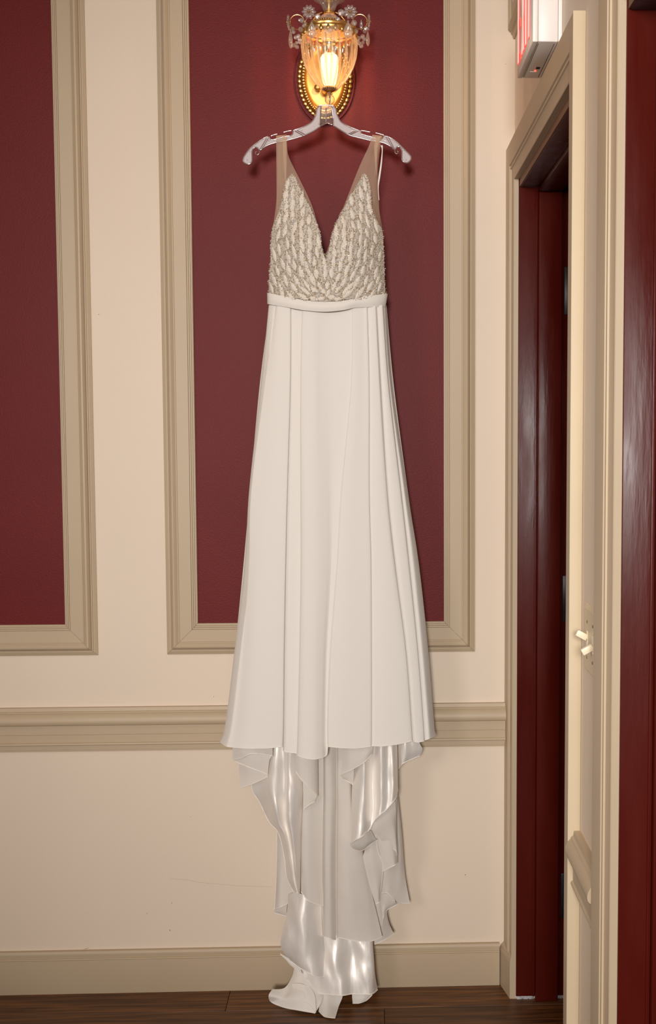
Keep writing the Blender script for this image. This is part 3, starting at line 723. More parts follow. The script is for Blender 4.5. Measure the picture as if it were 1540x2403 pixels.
# ------------------------------------------------------------------ train
def lay(name, cols, m=None, rows=26, sub=6, hemcol=None, label=None, noise=.0025, hem=True, hr=.0009, parent=None):
    """cols in the coordinates of the lower-dress study, (cx, cy, y)"""
    o, hp, v, n = sheet(name, [[z1(*p) for p in c] for c in cols], m or M['chiffon_fine'], parent or dress, rows=rows, sub=sub, label=label, noise=noise)
    if hem: cord(hp, M['piping'], o, hr)
    if hemcol is not None:
        cc = [v[i*n + (0 if hemcol == 0 else n-1)] for i in range(rows+1)]; cord(cc, M['piping'], o, hr)
    return o
# centre back chiffon panel, the long one
lay('train_panel', [
 [(640,300,-.095),(615,700,-.098),(603,900,-.10),(600,1200,-.10),(602,1312,-.10)],
 [(660,300,-.105),(650,700,-.110),(640,900,-.112),(635,1200,-.113),(645,1362,-.113)],
 [(700,300,-.100),(700,700,-.104),(695,900,-.106),(690,1200,-.108),(700,1387,-.108)],
 [(740,300,-.096),(742,700,-.100),(738,900,-.100),(735,1200,-.098),(742,1397,-.098)]], label='left fold of the chiffon train panel', rows=40)
lay('train_panel', [
 [(715,300,-.088),(715,700,-.090),(715,900,-.090),(718,1200,-.088),(722,1560,-.088)],
 [(742,300,-.093),(745,700,-.096),(742,900,-.098),(740,1200,-.098),(737,1582,-.098)],
 [(752,300,-.107),(755,700,-.112),(752,900,-.115),(750,1200,-.116),(752,1592,-.116)],
 [(785,300,-.108),(788,700,-.114),(785,900,-.118),(782,1200,-.120),(785,1602,-.120)],
 [(812,300,-.100),(815,700,-.104),(812,900,-.106),(812,1200,-.106),(815,1608,-.106)],
 [(822,300,-.096),(824,700,-.098),(822,900,-.100),(822,1200,-.100),(823,1600,-.100)],
 [(832,300,-.104),(835,700,-.108),(832,900,-.112),(832,1200,-.114),(835,1594,-.114)],
 [(860,300,-.106),(862,700,-.112),(868,900,-.118),(880,1200,-.124),(900,1608,-.126)],
 [(885,300,-.104),(890,620,-.110),(920,900,-.116),(940,1200,-.122),(975,1616,-.124)],
 [(900,300,-.098),(915,700,-.106),(955,960,-.110),(1000,1230,-.114),(1045,1614,-.116)],
 [(905,300,-.092),(925,740,-.098),(975,1000,-.102),(1030,1260,-.104),(1108,1588,-.104)]], label='long centre panel of the chiffon train', rows=60, noise=.004)
# outer chiffon layers against the wall
lay('train_layer', [
 [(452,900,-.060),(450,1100,-.060),(445,1280,-.060),(436,1420,-.062)],
 [(480,900,-.070),(478,1100,-.074),(470,1280,-.076),(470,1405,-.078)],
 [(520,900,-.075),(515,1100,-.078),(515,1250,-.078),(525,1380,-.076)],
 [(560,900,-.070),(560,1100,-.070),(565,1250,-.072),(590,1352,-.074)]], hemcol=0)
lay('train_layer', [
 [(436,1415,-.061),(434,1428,-.060),(440,1442,-.058)],[(470,1402,-.068),(470,1430,-.064),(475,1450,-.058)],[(515,1385,-.070),(512,1430,-.066),(515,1462,-.060)]], rows=10)
lay('train_layer', [
 [(1110,700,-.070),(1105,900,-.078),(1100,1100,-.080),(1098,1318,-.080)],
 [(1150,700,-.072),(1150,900,-.082),(1140,1100,-.086),(1135,1315,-.086)],
 [(1180,700,-.066),(1190,900,-.072),(1195,1120,-.076),(1178,1345,-.080)],
 [(1200,700,-.060),(1215,900,-.066),(1225,1140,-.070),(1215,1380,-.072)],
 [(1205,690,-.052),(1232,960,-.056),(1250,1200,-.058),(1281,1380,-.058)]], rows=30)
lay('train_layer', [
 [(1040,1300,-.072),(1045,1400,-.074),(1050,1500,-.074),(1060,1636,-.072)],
 [(1080,1310,-.078),(1085,1400,-.080),(1095,1500,-.078),(1110,1612,-.074)],
 [(1130,1330,-.070),(1120,1410,-.070),(1135,1500,-.066),(1150,1590,-.066)],
 [(1205,1380,-.062),(1142,1420,-.062),(1150,1500,-.058),(1181,1570,-.056)]], rows=20)
lay('train_layer', [
 [(1095,1318,-.082),(1100,1350,-.080),(1105,1420,-.078),(1108,1515,-.078)],
 [(1130,1318,-.084),(1125,1360,-.084),(1120,1410,-.082),(1115,1470,-.080)],
 [(1165,1330,-.080),(1160,1360,-.080),(1150,1395,-.078),(1135,1425,-.074)],
 [(1190,1365,-.076),(1190,1372,-.076),(1195,1380,-.072),(1203,1386,-.068)]], rows=14)
# lower satin lining
lay('satin_lining', [
 [(520,1330,-.088),(512,1450,-.090),(488,1545,-.092),(474,1620,-.094),(490,1680,-.096),(540,1742,-.098)],
 [(560,1320,-.100),(550,1440,-.106),(530,1550,-.112),(520,1640,-.116),(545,1710,-.116),(600,1785,-.116)],
 [(610,1330,-.110),(605,1440,-.116),(600,1560,-.122),(600,1650,-.124),(630,1730,-.124),(660,1815,-.124)],
 [(670,1350,-.106),(668,1440,-.110),(670,1560,-.114),(680,1650,-.116),(690,1740,-.118),(710,1832,-.118)],
 [(728,1370,-.092),(728,1440,-.094),(735,1560,-.100),(742,1650,-.104),(748,1740,-.106),(756,1830,-.108)]], m=M['satin'], rows=40, noise=.010, label='glossy satin lining turned outward, lower left', hr=.0013)
lay('satin_lining', [
 [(640,1500,-.080),(635,1600,-.084),(620,1720,-.088),(618,1800,-.092),(622,1875,-.096)],
 [(700,1500,-.084),(700,1600,-.090),(700,1720,-.096),(700,1840,-.102),(690,1925,-.106)],
 [(760,1500,-.092),(760,1600,-.100),(765,1720,-.110),(775,1840,-.118),(780,1948,-.124)],
 [(830,1500,-.094),(825,1600,-.104),(820,1720,-.118),(830,1840,-.126),(845,1953,-.130)],
 [(900,1500,-.086),(900,1600,-.094),(900,1720,-.104),(915,1840,-.118),(920,1956,-.126)],
 [(970,1500,-.086),(975,1600,-.094),(980,1720,-.102),(985,1840,-.114),(990,1952,-.122)],
 [(1030,1500,-.082),(1035,1600,-.088),(1045,1720,-.094),(1050,1840,-.104),(1045,1942,-.112)],
 [(1045,1500,-.070),(1048,1600,-.072),(1058,1720,-.076),(1065,1820,-.082),(1079,1918,-.090)]], m=M['satin'], rows=44, noise=.012, label='glossy satin lining above the floor, lower centre', hr=.0013)
# folds lying on the floor
def fz(cx, cy, h=.003):
    """point on (or h above) the floorboards seen at a lower-dress study pixel"""
    p0 = z1(cx, cy, -.1); d = p0 - EYE; t = (h - EYE.z)/d.z; return EYE + d*t
def flo(cols, rows, label=None):
    o, hp, v, n = sheet('train_end', cols, M['chiffon'], dress, rows=rows, sub=5, noise=.002, label=label); cord(hp, M['piping'], o, .0009); return o
flo([[z1(470,1690,-.078), z1(478,1705,-.080), z1(495,1712,-.082)], [z1(520,1720,-.09), z1(530,1750,-.092), z1(545,1770,-.092)], [z1(600,1780,-.10), z1(610,1815,-.10), z1(640,1830,-.10)]], 8)
flo([[z1(562,1760,-.070), z1(548,1830,-.074), z1(500,1905,-.085), z1(425,1915,-.10)],
     [z1(590,1780,-.080), z1(570,1850,-.090), z1(500,1950,-.104), z1(402,1955,-.118)],
     [z1(620,1800,-.088), z1(600,1870,-.100), z1(540,1960,-.122), fz(418,1995,.010)],
     [z1(650,1820,-.096), z1(640,1890,-.112), z1(590,1980,-.135), fz(500,2030,.006)],
     [z1(690,1850,-.098), z1(690,1920,-.114), z1(650,2000,-.138), fz(600,2048,.008)],
     [z1(740,1880,-.096), z1(742,1940,-.110), z1(725,2000,-.134), fz(690,2066,.004)]], 24, 'ivory chiffon end of the train resting on the floorboards')
flo([[z1(700,1880,-.092), z1(720,1950,-.108), z1(715,2010,-.128), fz(712,2052,.010)],
     [z1(750,1890,-.100), z1(760,1960,-.116), z1(758,2020,-.136), fz(745,2085,.003)],
     [z1(800,1900,-.098), z1(812,1970,-.112), z1(800,2030,-.134), fz(775,2092,.005)],
     [z1(850,1900,-.092), z1(862,1955,-.104), z1(838,2020,-.124), fz(815,2095,.003)]], 20)
flo([[z1(920,1900,-.088), z1(920,1960,-.092), fz(924,2005,.006)], [z1(960,1900,-.094), z1(965,1960,-.098), fz(965,2004,.008)], [z1(1000,1900,-.092), z1(1010,1950,-.096), z1(1010,1985,-.094)], [z1(1040,1900,-.086), z1(1046,1930,-.088), z1(1046,1950,-.088)]], 12)
flo([[z1(545,1880,-.095), z1(560,1930,-.112), z1(600,1990,-.134)], [z1(600,1880,-.110), z1(625,1940,-.126), z1(655,2010,-.144), ], [z1(660,1900,-.114), z1(690,1960,-.130), fz(695,2062,.012)]], 14)
# left cascade: satin, then chiffon flaps
lay('satin_cascade', [
 [(330,380,-.080),(292,640,-.082),(345,755,-.084),(402,870,-.086),(462,940,-.090),(497,1100,-.094),(512,1225,-.098),(556,1318,-.100)],
 [(400,380,-.095),(365,640,-.100),(400,760,-.104),(440,880,-.106),(485,950,-.108),(515,1100,-.110),(530,1230,-.110),(566,1320,-.106)],
 [(450,380,-.112),(430,640,-.118),(445,760,-.120),(470,880,-.118),(505,960,-.120),(530,1100,-.122),(548,1235,-.120),(574,1322,-.112)],
 [(495,380,-.110),(498,640,-.108),(498,760,-.106),(505,880,-.106),(522,960,-.110),(545,1100,-.114),(560,1240,-.114),(580,1324,-.110)],
 [(530,380,-.122),(525,640,-.124),(525,760,-.126),(530,880,-.126),(545,960,-.128),(560,1100,-.128),(572,1240,-.124),(584,1326,-.114)],
 [(560,380,-.114),(570,640,-.118),(572,760,-.120),(572,880,-.120),(575,960,-.122),(580,1100,-.122),(584,1240,-.120),(588,1328,-.112)],
 [(590,380,-.100),(612,640,-.104),(610,760,-.106),(604,880,-.106),(600,960,-.108),(598,1100,-.110),(596,1220,-.110),(594,1330,-.106)]], m=M['satin'], rows=60, sub=6, noise=.010, hemcol=0, label='glossy satin lining spilling down on the left')
lay('chiffon_flap', [
 [(215,380,-.088),(215,500,-.090),(218,580,-.090),(220,660,-.092)],
 [(270,380,-.100),(272,500,-.104),(278,580,-.104),(280,643,-.104)],
 [(330,380,-.106),(330,500,-.112),(335,560,-.112),(340,618,-.112)],
 [(400,380,-.110),(396,480,-.118),(396,540,-.118),(396,590,-.118)]], rows=20)
lay('chiffon_flap', [
 [(178,380,-.096),(176,420,-.100),(176,455,-.100),(176,487,-.100)],
 [(230,380,-.112),(228,430,-.116),(230,470,-.118),(225,510,-.116)],
 [(300,380,-.122),(298,440,-.126),(300,490,-.128),(298,540,-.126)],
 [(360,380,-.122),(355,440,-.126),(360,500,-.128),(362,564,-.126)],
 [(425,380,-.116),(425,450,-.122),(405,490,-.126),(395,578,-.124)]], rows=20)
lay('chiffon_flap', [
 [(178,370,-.104),(176,410,-.108),(177,440,-.110),(176,487,-.110)],
 [(240,370,-.124),(242,410,-.128),(240,440,-.130),(238,472,-.128)],
 [(320,370,-.132),(322,400,-.136),(322,420,-.136),(300,446,-.136)],
 [(425,370,-.130),(425,400,-.134),(425,430,-.134),(425,460,-.130)]], rows=14)
# middle flap
lay('chiffon_flap', [
 [(565,360,-.128),(565,430,-.130),(568,500,-.130),(570,560,-.130)],
 [(600,360,-.134),(600,450,-.138),(602,540,-.140),(604,612,-.140)],
 [(640,360,-.134),(645,470,-.138),(650,570,-.140),(650,655,-.140)],
 [(680,360,-.128),(685,500,-.132),(688,600,-.132),(690,690,-.132)],
 [(705,360,-.120),(706,500,-.122),(707,620,-.122),(708,712,-.122)]], rows=24)
lay('chiffon_flap', [
 [(612,600,-.118),(614,660,-.118),(616,740,-.118),(616,802,-.118)],
 [(650,640,-.124),(650,690,-.124),(650,730,-.124),(648,770,-.124)],
 [(704,690,-.122),(700,715,-.122),(695,730,-.122),(688,748,-.120)]], rows=12)
# right upper satin tuck and the wide right satin cascade
lay('satin_cascade', [
 [(1205,360,-.094),(1208,430,-.094),(1210,490,-.092),(1210,541,-.090)],
 [(1240,360,-.108),(1245,420,-.110),(1245,470,-.108),(1238,510,-.104)],
 [(1285,360,-.100),(1290,400,-.102),(1300,440,-.100),(1285,486,-.096)],
 [(1335,360,-.094),(1345,390,-.094),(1359,420,-.092),(1342,461,-.090)]], m=M['satin'], rows=20, noise=.006, label='small turned-out corner of satin under the right hem')
lay('chiffon_flap', [
 [(1010,900,-.108),(1000,980,-.108),(1000,1045,-.108),(985,1130,-.106),(1035,1290,-.104),(1066,1384,-.102)],
 [(1040,900,-.116),(1035,980,-.118),(1040,1060,-.118),(1050,1170,-.116),(1075,1280,-.112),(1085,1376,-.106)],
 [(1070,900,-.112),(1070,980,-.112),(1085,1060,-.112),(1112,1140,-.108),(1105,1250,-.104),(1092,1360,-.100)]], rows=30, hemcol=1)
lay('chiffon_flap', [
 [(1040,820,-.100),(1040,900,-.104),(1060,980,-.108),(1085,1050,-.108),(1110,1182,-.106)],
 [(1090,800,-.112),(1090,900,-.116),(1100,980,-.118),(1125,1060,-.118),(1150,1160,-.114)],
 [(1150,700,-.116),(1150,850,-.120),(1155,960,-.122),(1170,1050,-.120),(1185,1142,-.116)],
 [(1200,640,-.100),(1198,800,-.104),(1196,920,-.106),(1203,1040,-.106),(1204,1128,-.104)]], rows=30)
lay('chiffon_flap', [
 [(905,1010,-.142),(915,1030,-.138),(940,1044,-.132),(975,1053,-.126)],
 [(950,985,-.150),(960,1005,-.146),(985,1030,-.138),(1000,1042,-.128)],
 [(1000,940,-.150),(1010,965,-.146),(1025,1000,-.138),(1035,1012,-.126)],
 [(1040,925,-.130),(1050,950,-.130),(1065,975,-.126),(1082,986,-.118)]], rows=10)
lay('chiffon_flap', [
 [(1040,900,-.128),(1045,925,-.128),(1080,960,-.124),(1110,1000,-.118)],
 [(1065,850,-.136),(1090,900,-.134),(1130,960,-.126),(1165,1030,-.118)],
 [(1120,810,-.136),(1150,860,-.134),(1180,930,-.126),(1198,1060,-.118)],
 [(1190,740,-.122),(1194,820,-.122),(1196,900,-.116),(1200,1080,-.110)]], rows=20)
lay('satin_cascade', [
 [(935,360,-.104),(932,560,-.108),(920,640,-.112),(915,950,-.130),(906,1012,-.138)],
 [(965,360,-.126),(965,560,-.132),(955,700,-.138),(945,900,-.148),(940,984,-.152)],
 [(1000,360,-.134),(1002,560,-.140),(998,700,-.144),(990,880,-.150),(980,962,-.152)],
 [(1035,360,-.120),(1035,560,-.122),(1035,700,-.126),(1035,820,-.132),(1025,925,-.138)],
 [(1065,360,-.120),(1060,560,-.122),(1060,700,-.126),(1060,800,-.130),(1052,880,-.136)],
 [(1100,360,-.136),(1098,560,-.142),(1098,650,-.144),(1095,760,-.148),(1085,838,-.150)],
 [(1140,360,-.130),(1142,560,-.134),(1142,650,-.138),(1145,720,-.142),(1130,802,-.146)],
 [(1175,360,-.128),(1180,560,-.134),(1182,640,-.138),(1180,700,-.140),(1175,750,-.142)],
 [(1202,360,-.108),(1205,560,-.112),(1206,640,-.114),(1207,680,-.118),(1200,712,-.124)]], m=M['satin'], rows=50, sub=6, noise=.006, label='glossy satin lining spilling down on the right', hr=.0013)
lay('chiffon_flap', [
 [(850,360,-.124),(852,430,-.126),(856,510,-.128),(842,582,-.126)],
 [(900,360,-.138),(905,430,-.142),(905,500,-.144),(900,556,-.142)],
 [(960,360,-.144),(965,420,-.148),(965,480,-.150),(960,524,-.148)],
 [(1010,360,-.146),(1012,400,-.150),(1012,450,-.152),(1005,492,-.150)],
 [(1055,360,-.140),(1054,390,-.144),(1050,415,-.146),(1046,448,-.144)]], rows=18)
lay('chiffon_flap', [
 [(842,580,-.120),(850,592,-.118),(868,608,-.114)],
 [(890,560,-.124),(895,590,-.122),(900,625,-.118)],
 [(932,545,-.120),(930,590,-.118),(924,642,-.114)]], rows=10)

# ------------------------------------------------------------------ clothes hanger
hang = empty('clothes_hanger', at(766, 300, HY))
tag(hang, 'clear plastic clothes hanger with scrolled ends hanging below the sconce', 'clothes hanger')
hl = lambda cx, cy, d=HY: at(560 + cx/7.163, 235 + cy/7.163, d)
hr_ = lambda cx, cy, d=HY: at(765 + cx/7.163, 235 + cy/7.163, d)
def rs(pts, f, n): return [Vector((q.x, q.y, q.z)) for q in resample([f(*p) for p in pts], n)]
webL = [(1385,100),(1350,105),(1318,150),(1300,240),(1250,345),(1155,420),(1005,482),(925,510),(915,560),(880,598),(780,612),(640,650),(560,672),(525,640),(520,622),(462,622),(332,702),(205,800),(108,925),(75,1000),(95,1052),(150,1078),(205,1060),(228,1000),(228,860),(262,800),(315,798),(345,838),(385,828),(482,760),(640,708),(830,672),(1088,598),(1266,518),(1390,430)]
webR = [(105,105),(135,110),(172,170),(192,260),(252,360),(385,442),(558,512),(590,520),(603,572),(780,622),(880,652),(945,645),(978,605),(1078,630),(1195,710),(1322,830),(1420,935),(1430,990),(1395,1040),(1350,1055),(1290,1025),(1277,950),(1277,850),(1240,788),(1188,790),(1160,835),(1092,780),(962,714),(752,678),(502,618),(372,578),(222,490),(105,412)]
for wb_, f, lb in ((webL, hl, 'left'), (webR, hr_, 'right')):
    P = rs(wb_, f, 130); P = P[:-1]
    cen = MB().poly([p + Vector((0, -.0008, 0)) for p in P], (0, .0016, 0)).build('hanger_arm', M['web'], hang)
    cen['label'] = 'clear ' + lb + ' arm of the hanger, flash reflection painted white'
    cyc = P + [P[0]]
    MB().tube([p for p in P], .0019, 8, closed=True).build('rim', M['rim'], cen, 60)
    for (a, b) in (((470,640), (345,850)), ((500,640), (385,838)), ((950,520), (1075,590)), ((985,510), (1110,575))) if lb == 'left' else (((1010,620), (1130,820)), ((1045,615), (1165,845)), ((540,520), (410,580)), ((500,512), (375,572))):
        MB().tube([f(*a, HY-.0018), f(*b, HY-.0018)], .0011, 6).build('brace', M['rim'], cen, 60)
    pr = (((885,512), (755,540)), ((545,600), (652,570))) if lb == 'left' else (((590,510), (738,535)), ((975,590), (838,550)))
    for a, b in pr: MB().tube([f(*a), f((a[0]+b[0])/2, (a[1]+b[1])/2-3), f(*b)], .0016, 8).build('strap_guard', M['rim'], cen, 60)
    sp = [(345,845),(352,880),(330,915),(300,915),(283,885),(295,865),(315,870)] if lb == 'left' else [(1165,840),(1160,870),(1180,900),(1205,895),(1215,870),(1208,855),(1195,862)]
    MB().tube(rs(sp, f, 18), .0014, 8).build('scroll', M['rim'], cen, 60)
    for (a, b) in ((190,868), (148,1010), (505,682), (1350,405), (1060,515)) if lb == 'left' else ((1310,858), (1352,1008), (1002,668), (440,500)):
        MB().tube([f(a+10*math.cos(t*PI/5), b+10*math.sin(t*PI/5), HY-.0014) for t in range(10)], .0003, 5, closed=True).build('dimple', M['rim'], cen, 60)
cb = [hl(1385,100), hl(1480,92), hr_(20,98), hr_(105,105), hr_(105,410), hr_(20,388), hl(1480,386), hl(1390,430)]
ce = MB().poly([p + Vector((0, -.0008, 0)) for p in cb], (0, .0016, 0)).build('centre_plate', M['clear'], hang)
ce['label'] = 'transparent centre of the hanger'
MB().tube([hl(1340,95), hl(1400,86), hl(1480,84), hr_(60,86), hr_(125,95)], .0017, 8).build('rim', M['rim'], ce, 60)
MB().tube(rs([(1385,432),(1480,386)], hl, 4) + rs([(20,386),(105,414)], hr_, 4), .0019, 8).build('rim', M['rim'], ce, 60)
# ------------------------------------------------------------------ wall sconce
SY = -.13
P0 = at(774, 233, SY); SX = P0.x
scn = empty('wall_sconce', (SX, -.002, at(765, 195, 0).z)); tag(scn, 'brass wall sconce with a lit fluted glass urn, crystal rosettes and drops', 'wall lamp')
zy = lambda py: at(774, py, SY).z
def oval(cx, cz, rx, rz, y, n=72, ph=0): return [Vector((cx+rx*math.cos(2*PI*k/n+ph), y, cz+rz*math.sin(2*PI*k/n+ph))) for k in range(n)]
BC = at(763, 186, -.01); bx_, bz_ = BC.x, BC.z; wp = 917.0
# painted mounting disc on the wall
dm = MB()
def disc(rx, rz, prof, n=72):
    v = []; f = []
    for s, y in prof:
        v += [Vector((bx_ + (rx*s)*math.cos(2*PI*k/n), y, bz_ + (rz*s)*math.sin(2*PI*k/n))) for k in range(n)]
    for i in range(len(prof)-1):
        for k in range(n): f.append((i*n+k, i*n+(k+1) % n, (i+1)*n+(k+1) % n, (i+1)*n+k))
    f.append(tuple(range((len(prof)-1)*n, len(prof)*n))); return v, f
v, f = disc(69/wp, 101/wp, [(1, -.0018), (1, -.0085), (.985, -.0100), (.975, -.0100)]); dm.add(v, f)
tag(dm.build('mounting_disc', M['red'], scn, 30), 'burgundy painted oval mounting disc')
v, f = disc(54/wp, 84/wp, [(1, -.0100), (1, -.0150), (.93, -.0235), (.86, -.0240), (.80, -.0190), (.70, -.0170), (.45, -.0195), (.2, -.0215), (.02, -.0220)])
bp = MB().add(v, f).build('back_plate', M['gold_satin'], scn, 40); bp['label'] = 'brass oval back plate'
# gadrooned ring: thick ribbed torus around the plate
rx, rz = 49/wp, 80/wp; NR = 76
rg = MB(); nn = NR*4; mseg = 8; vv = []; ff = []
for k in range(nn):
    a = 2*PI*k/nn; ph = a*NR; r_ = .0066*(.86+.14*abs(math.cos(ph/2))**.6*1.6 - .10)
    ctr = Vector((bx_+rx*math.cos(a), -.0235, bz_+rz*math.sin(a))); nrm = Vector((math.cos(a)*rz, 0, math.sin(a)*rx)).normalized()
    for j in range(mseg):
        b_ = 2*PI*j/mseg; vv.append(ctr + nrm*(r_*math.cos(b_)) + Vector((0, -1, 0))*(r_*math.sin(b_)))
for k in range(nn):
    for j in range(mseg): ff.append((k*mseg+j, k*mseg+(j+1) % mseg, ((k+1) % nn)*mseg+(j+1) % mseg, ((k+1) % nn)*mseg+j))
rg.add(vv, ff).build('ribbed_ring', M['gold'], bp, 50)
# scallops around the rim
me = None
for k in range(50):
    a = 2*PI*(k+.5)/50; c = Vector((bx_+(57.5/wp)*math.cos(a), -.0155, bz_+(88/wp)*math.sin(a)))
    if me is None:
        o = MB().ball((0, 0, 0), 1, 8).build('scallop', M['gold'], bp, 60); me = o.data
    else: o = bpy.data.objects.new('scallop', me); C.objects.link(o)
    o.parent = bp; tn = math.atan2(math.cos(a)*88, -math.sin(a)*57.5)
    o.matrix_world = Matrix.Translation(c) @ Matrix.Rotation(-tn, 4, 'Y') @ Matrix.Diagonal((.0076, .0036, .0060, 1))
# curved arm from plate to the urn collar
arm = [(bx_, -.020, zy(190)), (bx_, -.040, zy(180)), (SX, -.058, zy(150)), (SX, -.064, zy(110)), (SX, -.068, zy(85)), (SX, -.080, zy(66))]
MB().tube(resample(arm, 24), .0065, 12).build('arm', M['gold'], scn, 60)
MB().ball((at(745, 205, -.035).x, -.032, at(745, 205, -.035).z), .0085, 14, (1, .9, 1)).build('plate_knob', M['gold_satin'], scn, 60)
# fluted glass urn
q = 1/958.0
prof = [(15,214),(20,209),(26,203),(33.5,195),(41,185),(48,174),(54,162),(59,148),(62.5,134),(64.5,118),(65,104),(63.5,92),(61,84)]
G = [(r*q, zy(py)) for r, py in prof]
def dense(pr, n): 
    return [(p.x, p.y) for p in resample([(a, b, 0) for a, b in pr], n)]
gl = MB().lathe(dense(G, 26), (SX, SY, 0), n=200, flute=20, amp=.09).build('glass_urn', M['glass'], scn, 70); gl['label'] = 'fluted clear glass urn glowing amber'
# brass collar with beading
cl = [(60,89),(63.5,84),(64,78),(61,74),(62,70),(59,66),(50,62),(46,58),(34,55),(28,52)]
co = MB().lathe([(r*q, zy(py)) for r, py in cl], (SX, SY, 0), n=64).build('collar', M['gold'], scn, 40)
me = None
for k in range(56):
    a = 2*PI*k/56; c = (SX+.0545*math.cos(a)*.93, SY+.0545*math.sin(a)*.93, zy(61.5))
    if me is None: o = MB().ball((0, 0, 0), .0024, 8).build('collar_bead', M['gold'], co, 60); me = o.data
    else: o = bpy.data.objects.new('collar_bead', me); C.objects.link(o)
    o.parent = co; o.matrix_world = Matrix.Translation(c)
me = None
for k in range(24):
    a = 2*PI*k/24; c = (SX+.0655*math.cos(a), SY+.0655*math.sin(a), zy(85))
    if me is None: o = MB().ball((0, 0, 0), 1, 8, (.0048, .003, .0085)).build('leaf_boss', M['gold'], co, 60); me = o.data
    else: o = bpy.data.objects.new('leaf_boss', me); C.objects.link(o)
    o.parent = co; o.matrix_world = Matrix.Translation(c) @ Matrix.Rotation(a+PI/2, 4, 'Z')
# neck, stem and flared glass cup
MB().lathe(dense([(28*q, zy(56)), (26*q, zy(48)), (20*q, zy(40)), (13*q, zy(35)), (9*q, zy(33))], 10), (SX, SY, 0), n=72, flute=12, amp=.10).build('glass_neck', M['crystal'], scn, 70)
nb = MB().lathe([(8*q, zy(37)), (13.5*q, zy(34)), (14.5*q, zy(31)), (11*q, zy(28.5)), (9*q, zy(27)), (10.5*q, zy(24))], (SX, SY, 0), n=32).build('neck_ring', M['gold'], scn, 40)
for sgn in (-1, 1):
    MB().tube([(SX+sgn*.016, SY-.012, zy(33)), (SX+sgn*.026, SY-.014, zy(38)), (SX+sgn*.036, SY-.012, zy(50)), (SX+sgn*.045, SY-.006, zy(60))], .0016, 8).build('neck_scroll', M['gold'], scn, 60)
cup = dense([(10*q, zy(27)), (14*q, zy(23)), (16*q, zy(17)), (20*q, zy(10)), (28*q, zy(3)), (36*q, zy(-1)), (37*q, zy(-5)), (31*q, zy(-12)), (20*q, zy(-22)), (14*q, zy(-40))], 22)
MB().lathe(cup, (SX, SY, 0), n=120, flute=18, amp=.07).build('glass_cup', M['crystal'], scn, 70)
MB().lathe([(4*q, zy(30)), (5*q, zy(10)), (12*q, zy(-2)), (13*q, zy(-6)), (5*q, zy(-12)), (4*q, zy(-45))], (SX, SY, 0), n=20).build('centre_rod', M['gold'], scn, 50)
# bottom cap, stem and glass ball
bc_ = MB().lathe([(18*q, zy(206)), (18*q, zy(208.5)), (14*q, zy(212)), (8*q, zy(215)), (4.5*q, zy(217)), (3.5*q, zy(219)), (5*q, zy(221)), (3*q, zy(223)), (.0005, zy(224))], (SX, SY, 0), n=72, flute=18, amp=.12).build('bottom_cap', M['gold'], scn, 40)
MB().ball((SX, SY, zy(233.5)), 11.7*q, 20).build('glass_ball', M['crystal'], scn, 80)
MB().lathe([(.0003, zy(222)), (1.6*q, zy(224)), (2.6*q, zy(236)), (1.5*q, zy(240)), (.0003, zy(242))], (SX, SY, 0), n=12).build('ball_core', M['gold'], scn, 60)
# inside: socket cluster and bulb
MB().lathe([(.001, zy(60)), (17*q, zy(62)), (18*q, zy(80)), (18*q, zy(96)), (16*q, zy(98)), (.001, zy(98))], (SX, SY, 0), n=28).build('socket_cover', M['socket'], scn, 40)
MB().lathe([(.001, zy(97)), (15*q, zy(98)), (15.5*q, zy(103)), (14*q, zy(108)), (.001, zy(109))], (SX, SY, 0), n=28).build('socket', M['silver'], scn, 40)
for sx_ in (-9, 9):
    MB().lathe([(6*q, zy(106)), (7*q, zy(112)), (6.5*q, zy(122)), (4*q, zy(127)), (.0005, zy(128))], (SX+sx_*q, SY-.008, 0), n=16).build('socket_lug', M['silver'], scn, 60)
blb = MB().lathe([(9*q, zy(126)), (17*q, zy(130)), (20.5*q, zy(137)), (20.5*q, zy(156)), (18*q, zy(178)), (14.5*q, zy(196)), (9*q, zy(204)), (.0005, zy(205))], (SX, SY, 0), n=28).build('bulb', M['bulb'], scn, 80)
pl_ = bpy.data.lights.new('bulb_light', 'POINT'); pl_.energy = 2.2; pl_.color = (1, .57, .27); pl_.shadow_soft_size = .003
po = bpy.data.objects.new('bulb_light', pl_); C.objects.link(po); po.location = (SX, SY, zy(168))
blb.visible_shadow = True
po.location = (SX, SY+.0, zy(150))
# crystals
def rosette_mesh():
    v = []; f = []
    mb = MB()
    for k in range(10):
        a = 2*PI*k/10; c = Vector((math.cos(a)*.0105, 0, math.sin(a)*.0105)); m0 = MB().ball((0, 0, 0), 1, 8)
        Rm = Matrix.Rotation(-a, 3, 'Y')
        mb.add([c + Rm @ Vector((p.x*.0068, p.y*.0028, p.z*.0036)) for p in m0.v], m0.f)
    return mb
def rosette(px, py, y, rz, lab=None):
    c = at(px, py, y)
    o = empty('rosette', c); o.parent = scn; o.matrix_parent_inverse = scn.matrix_world.inverted(); o.matrix_world = Matrix.Translation(c) @ Matrix.Rotation(rz, 4, 'Z')
    k = 0
    for k in range(10):
        a = 2*PI*k/10
        if 'petal' not in PM: p = MB().ball((0, 0, 0), 1, 8, (.0072, .0028, .0040)).build('petal', M['crystal'], o, 60); PM['petal'] = p.data
        else: p = bpy.data.objects.new('petal', PM['petal']); C.objects.link(p)
        p.parent = o; p.matrix_parent_inverse = Matrix(); p.matrix_basis = Matrix.Rotation(-a, 4, 'Y') @ Matrix.Translation((.0100, 0, 0))
    s = MB().ball((0, -.004, 0), .0026, 10).build('stud', M['gold'], None, 60); s.parent = o
    s2 = MB().ball((0, .004, 0), .0026, 10).build('stud', M['gold'], None, 60); s2.parent = o
PM = {}
rosette(725, 28, -.165, 0); rosette(822, 28, -.165, 0)
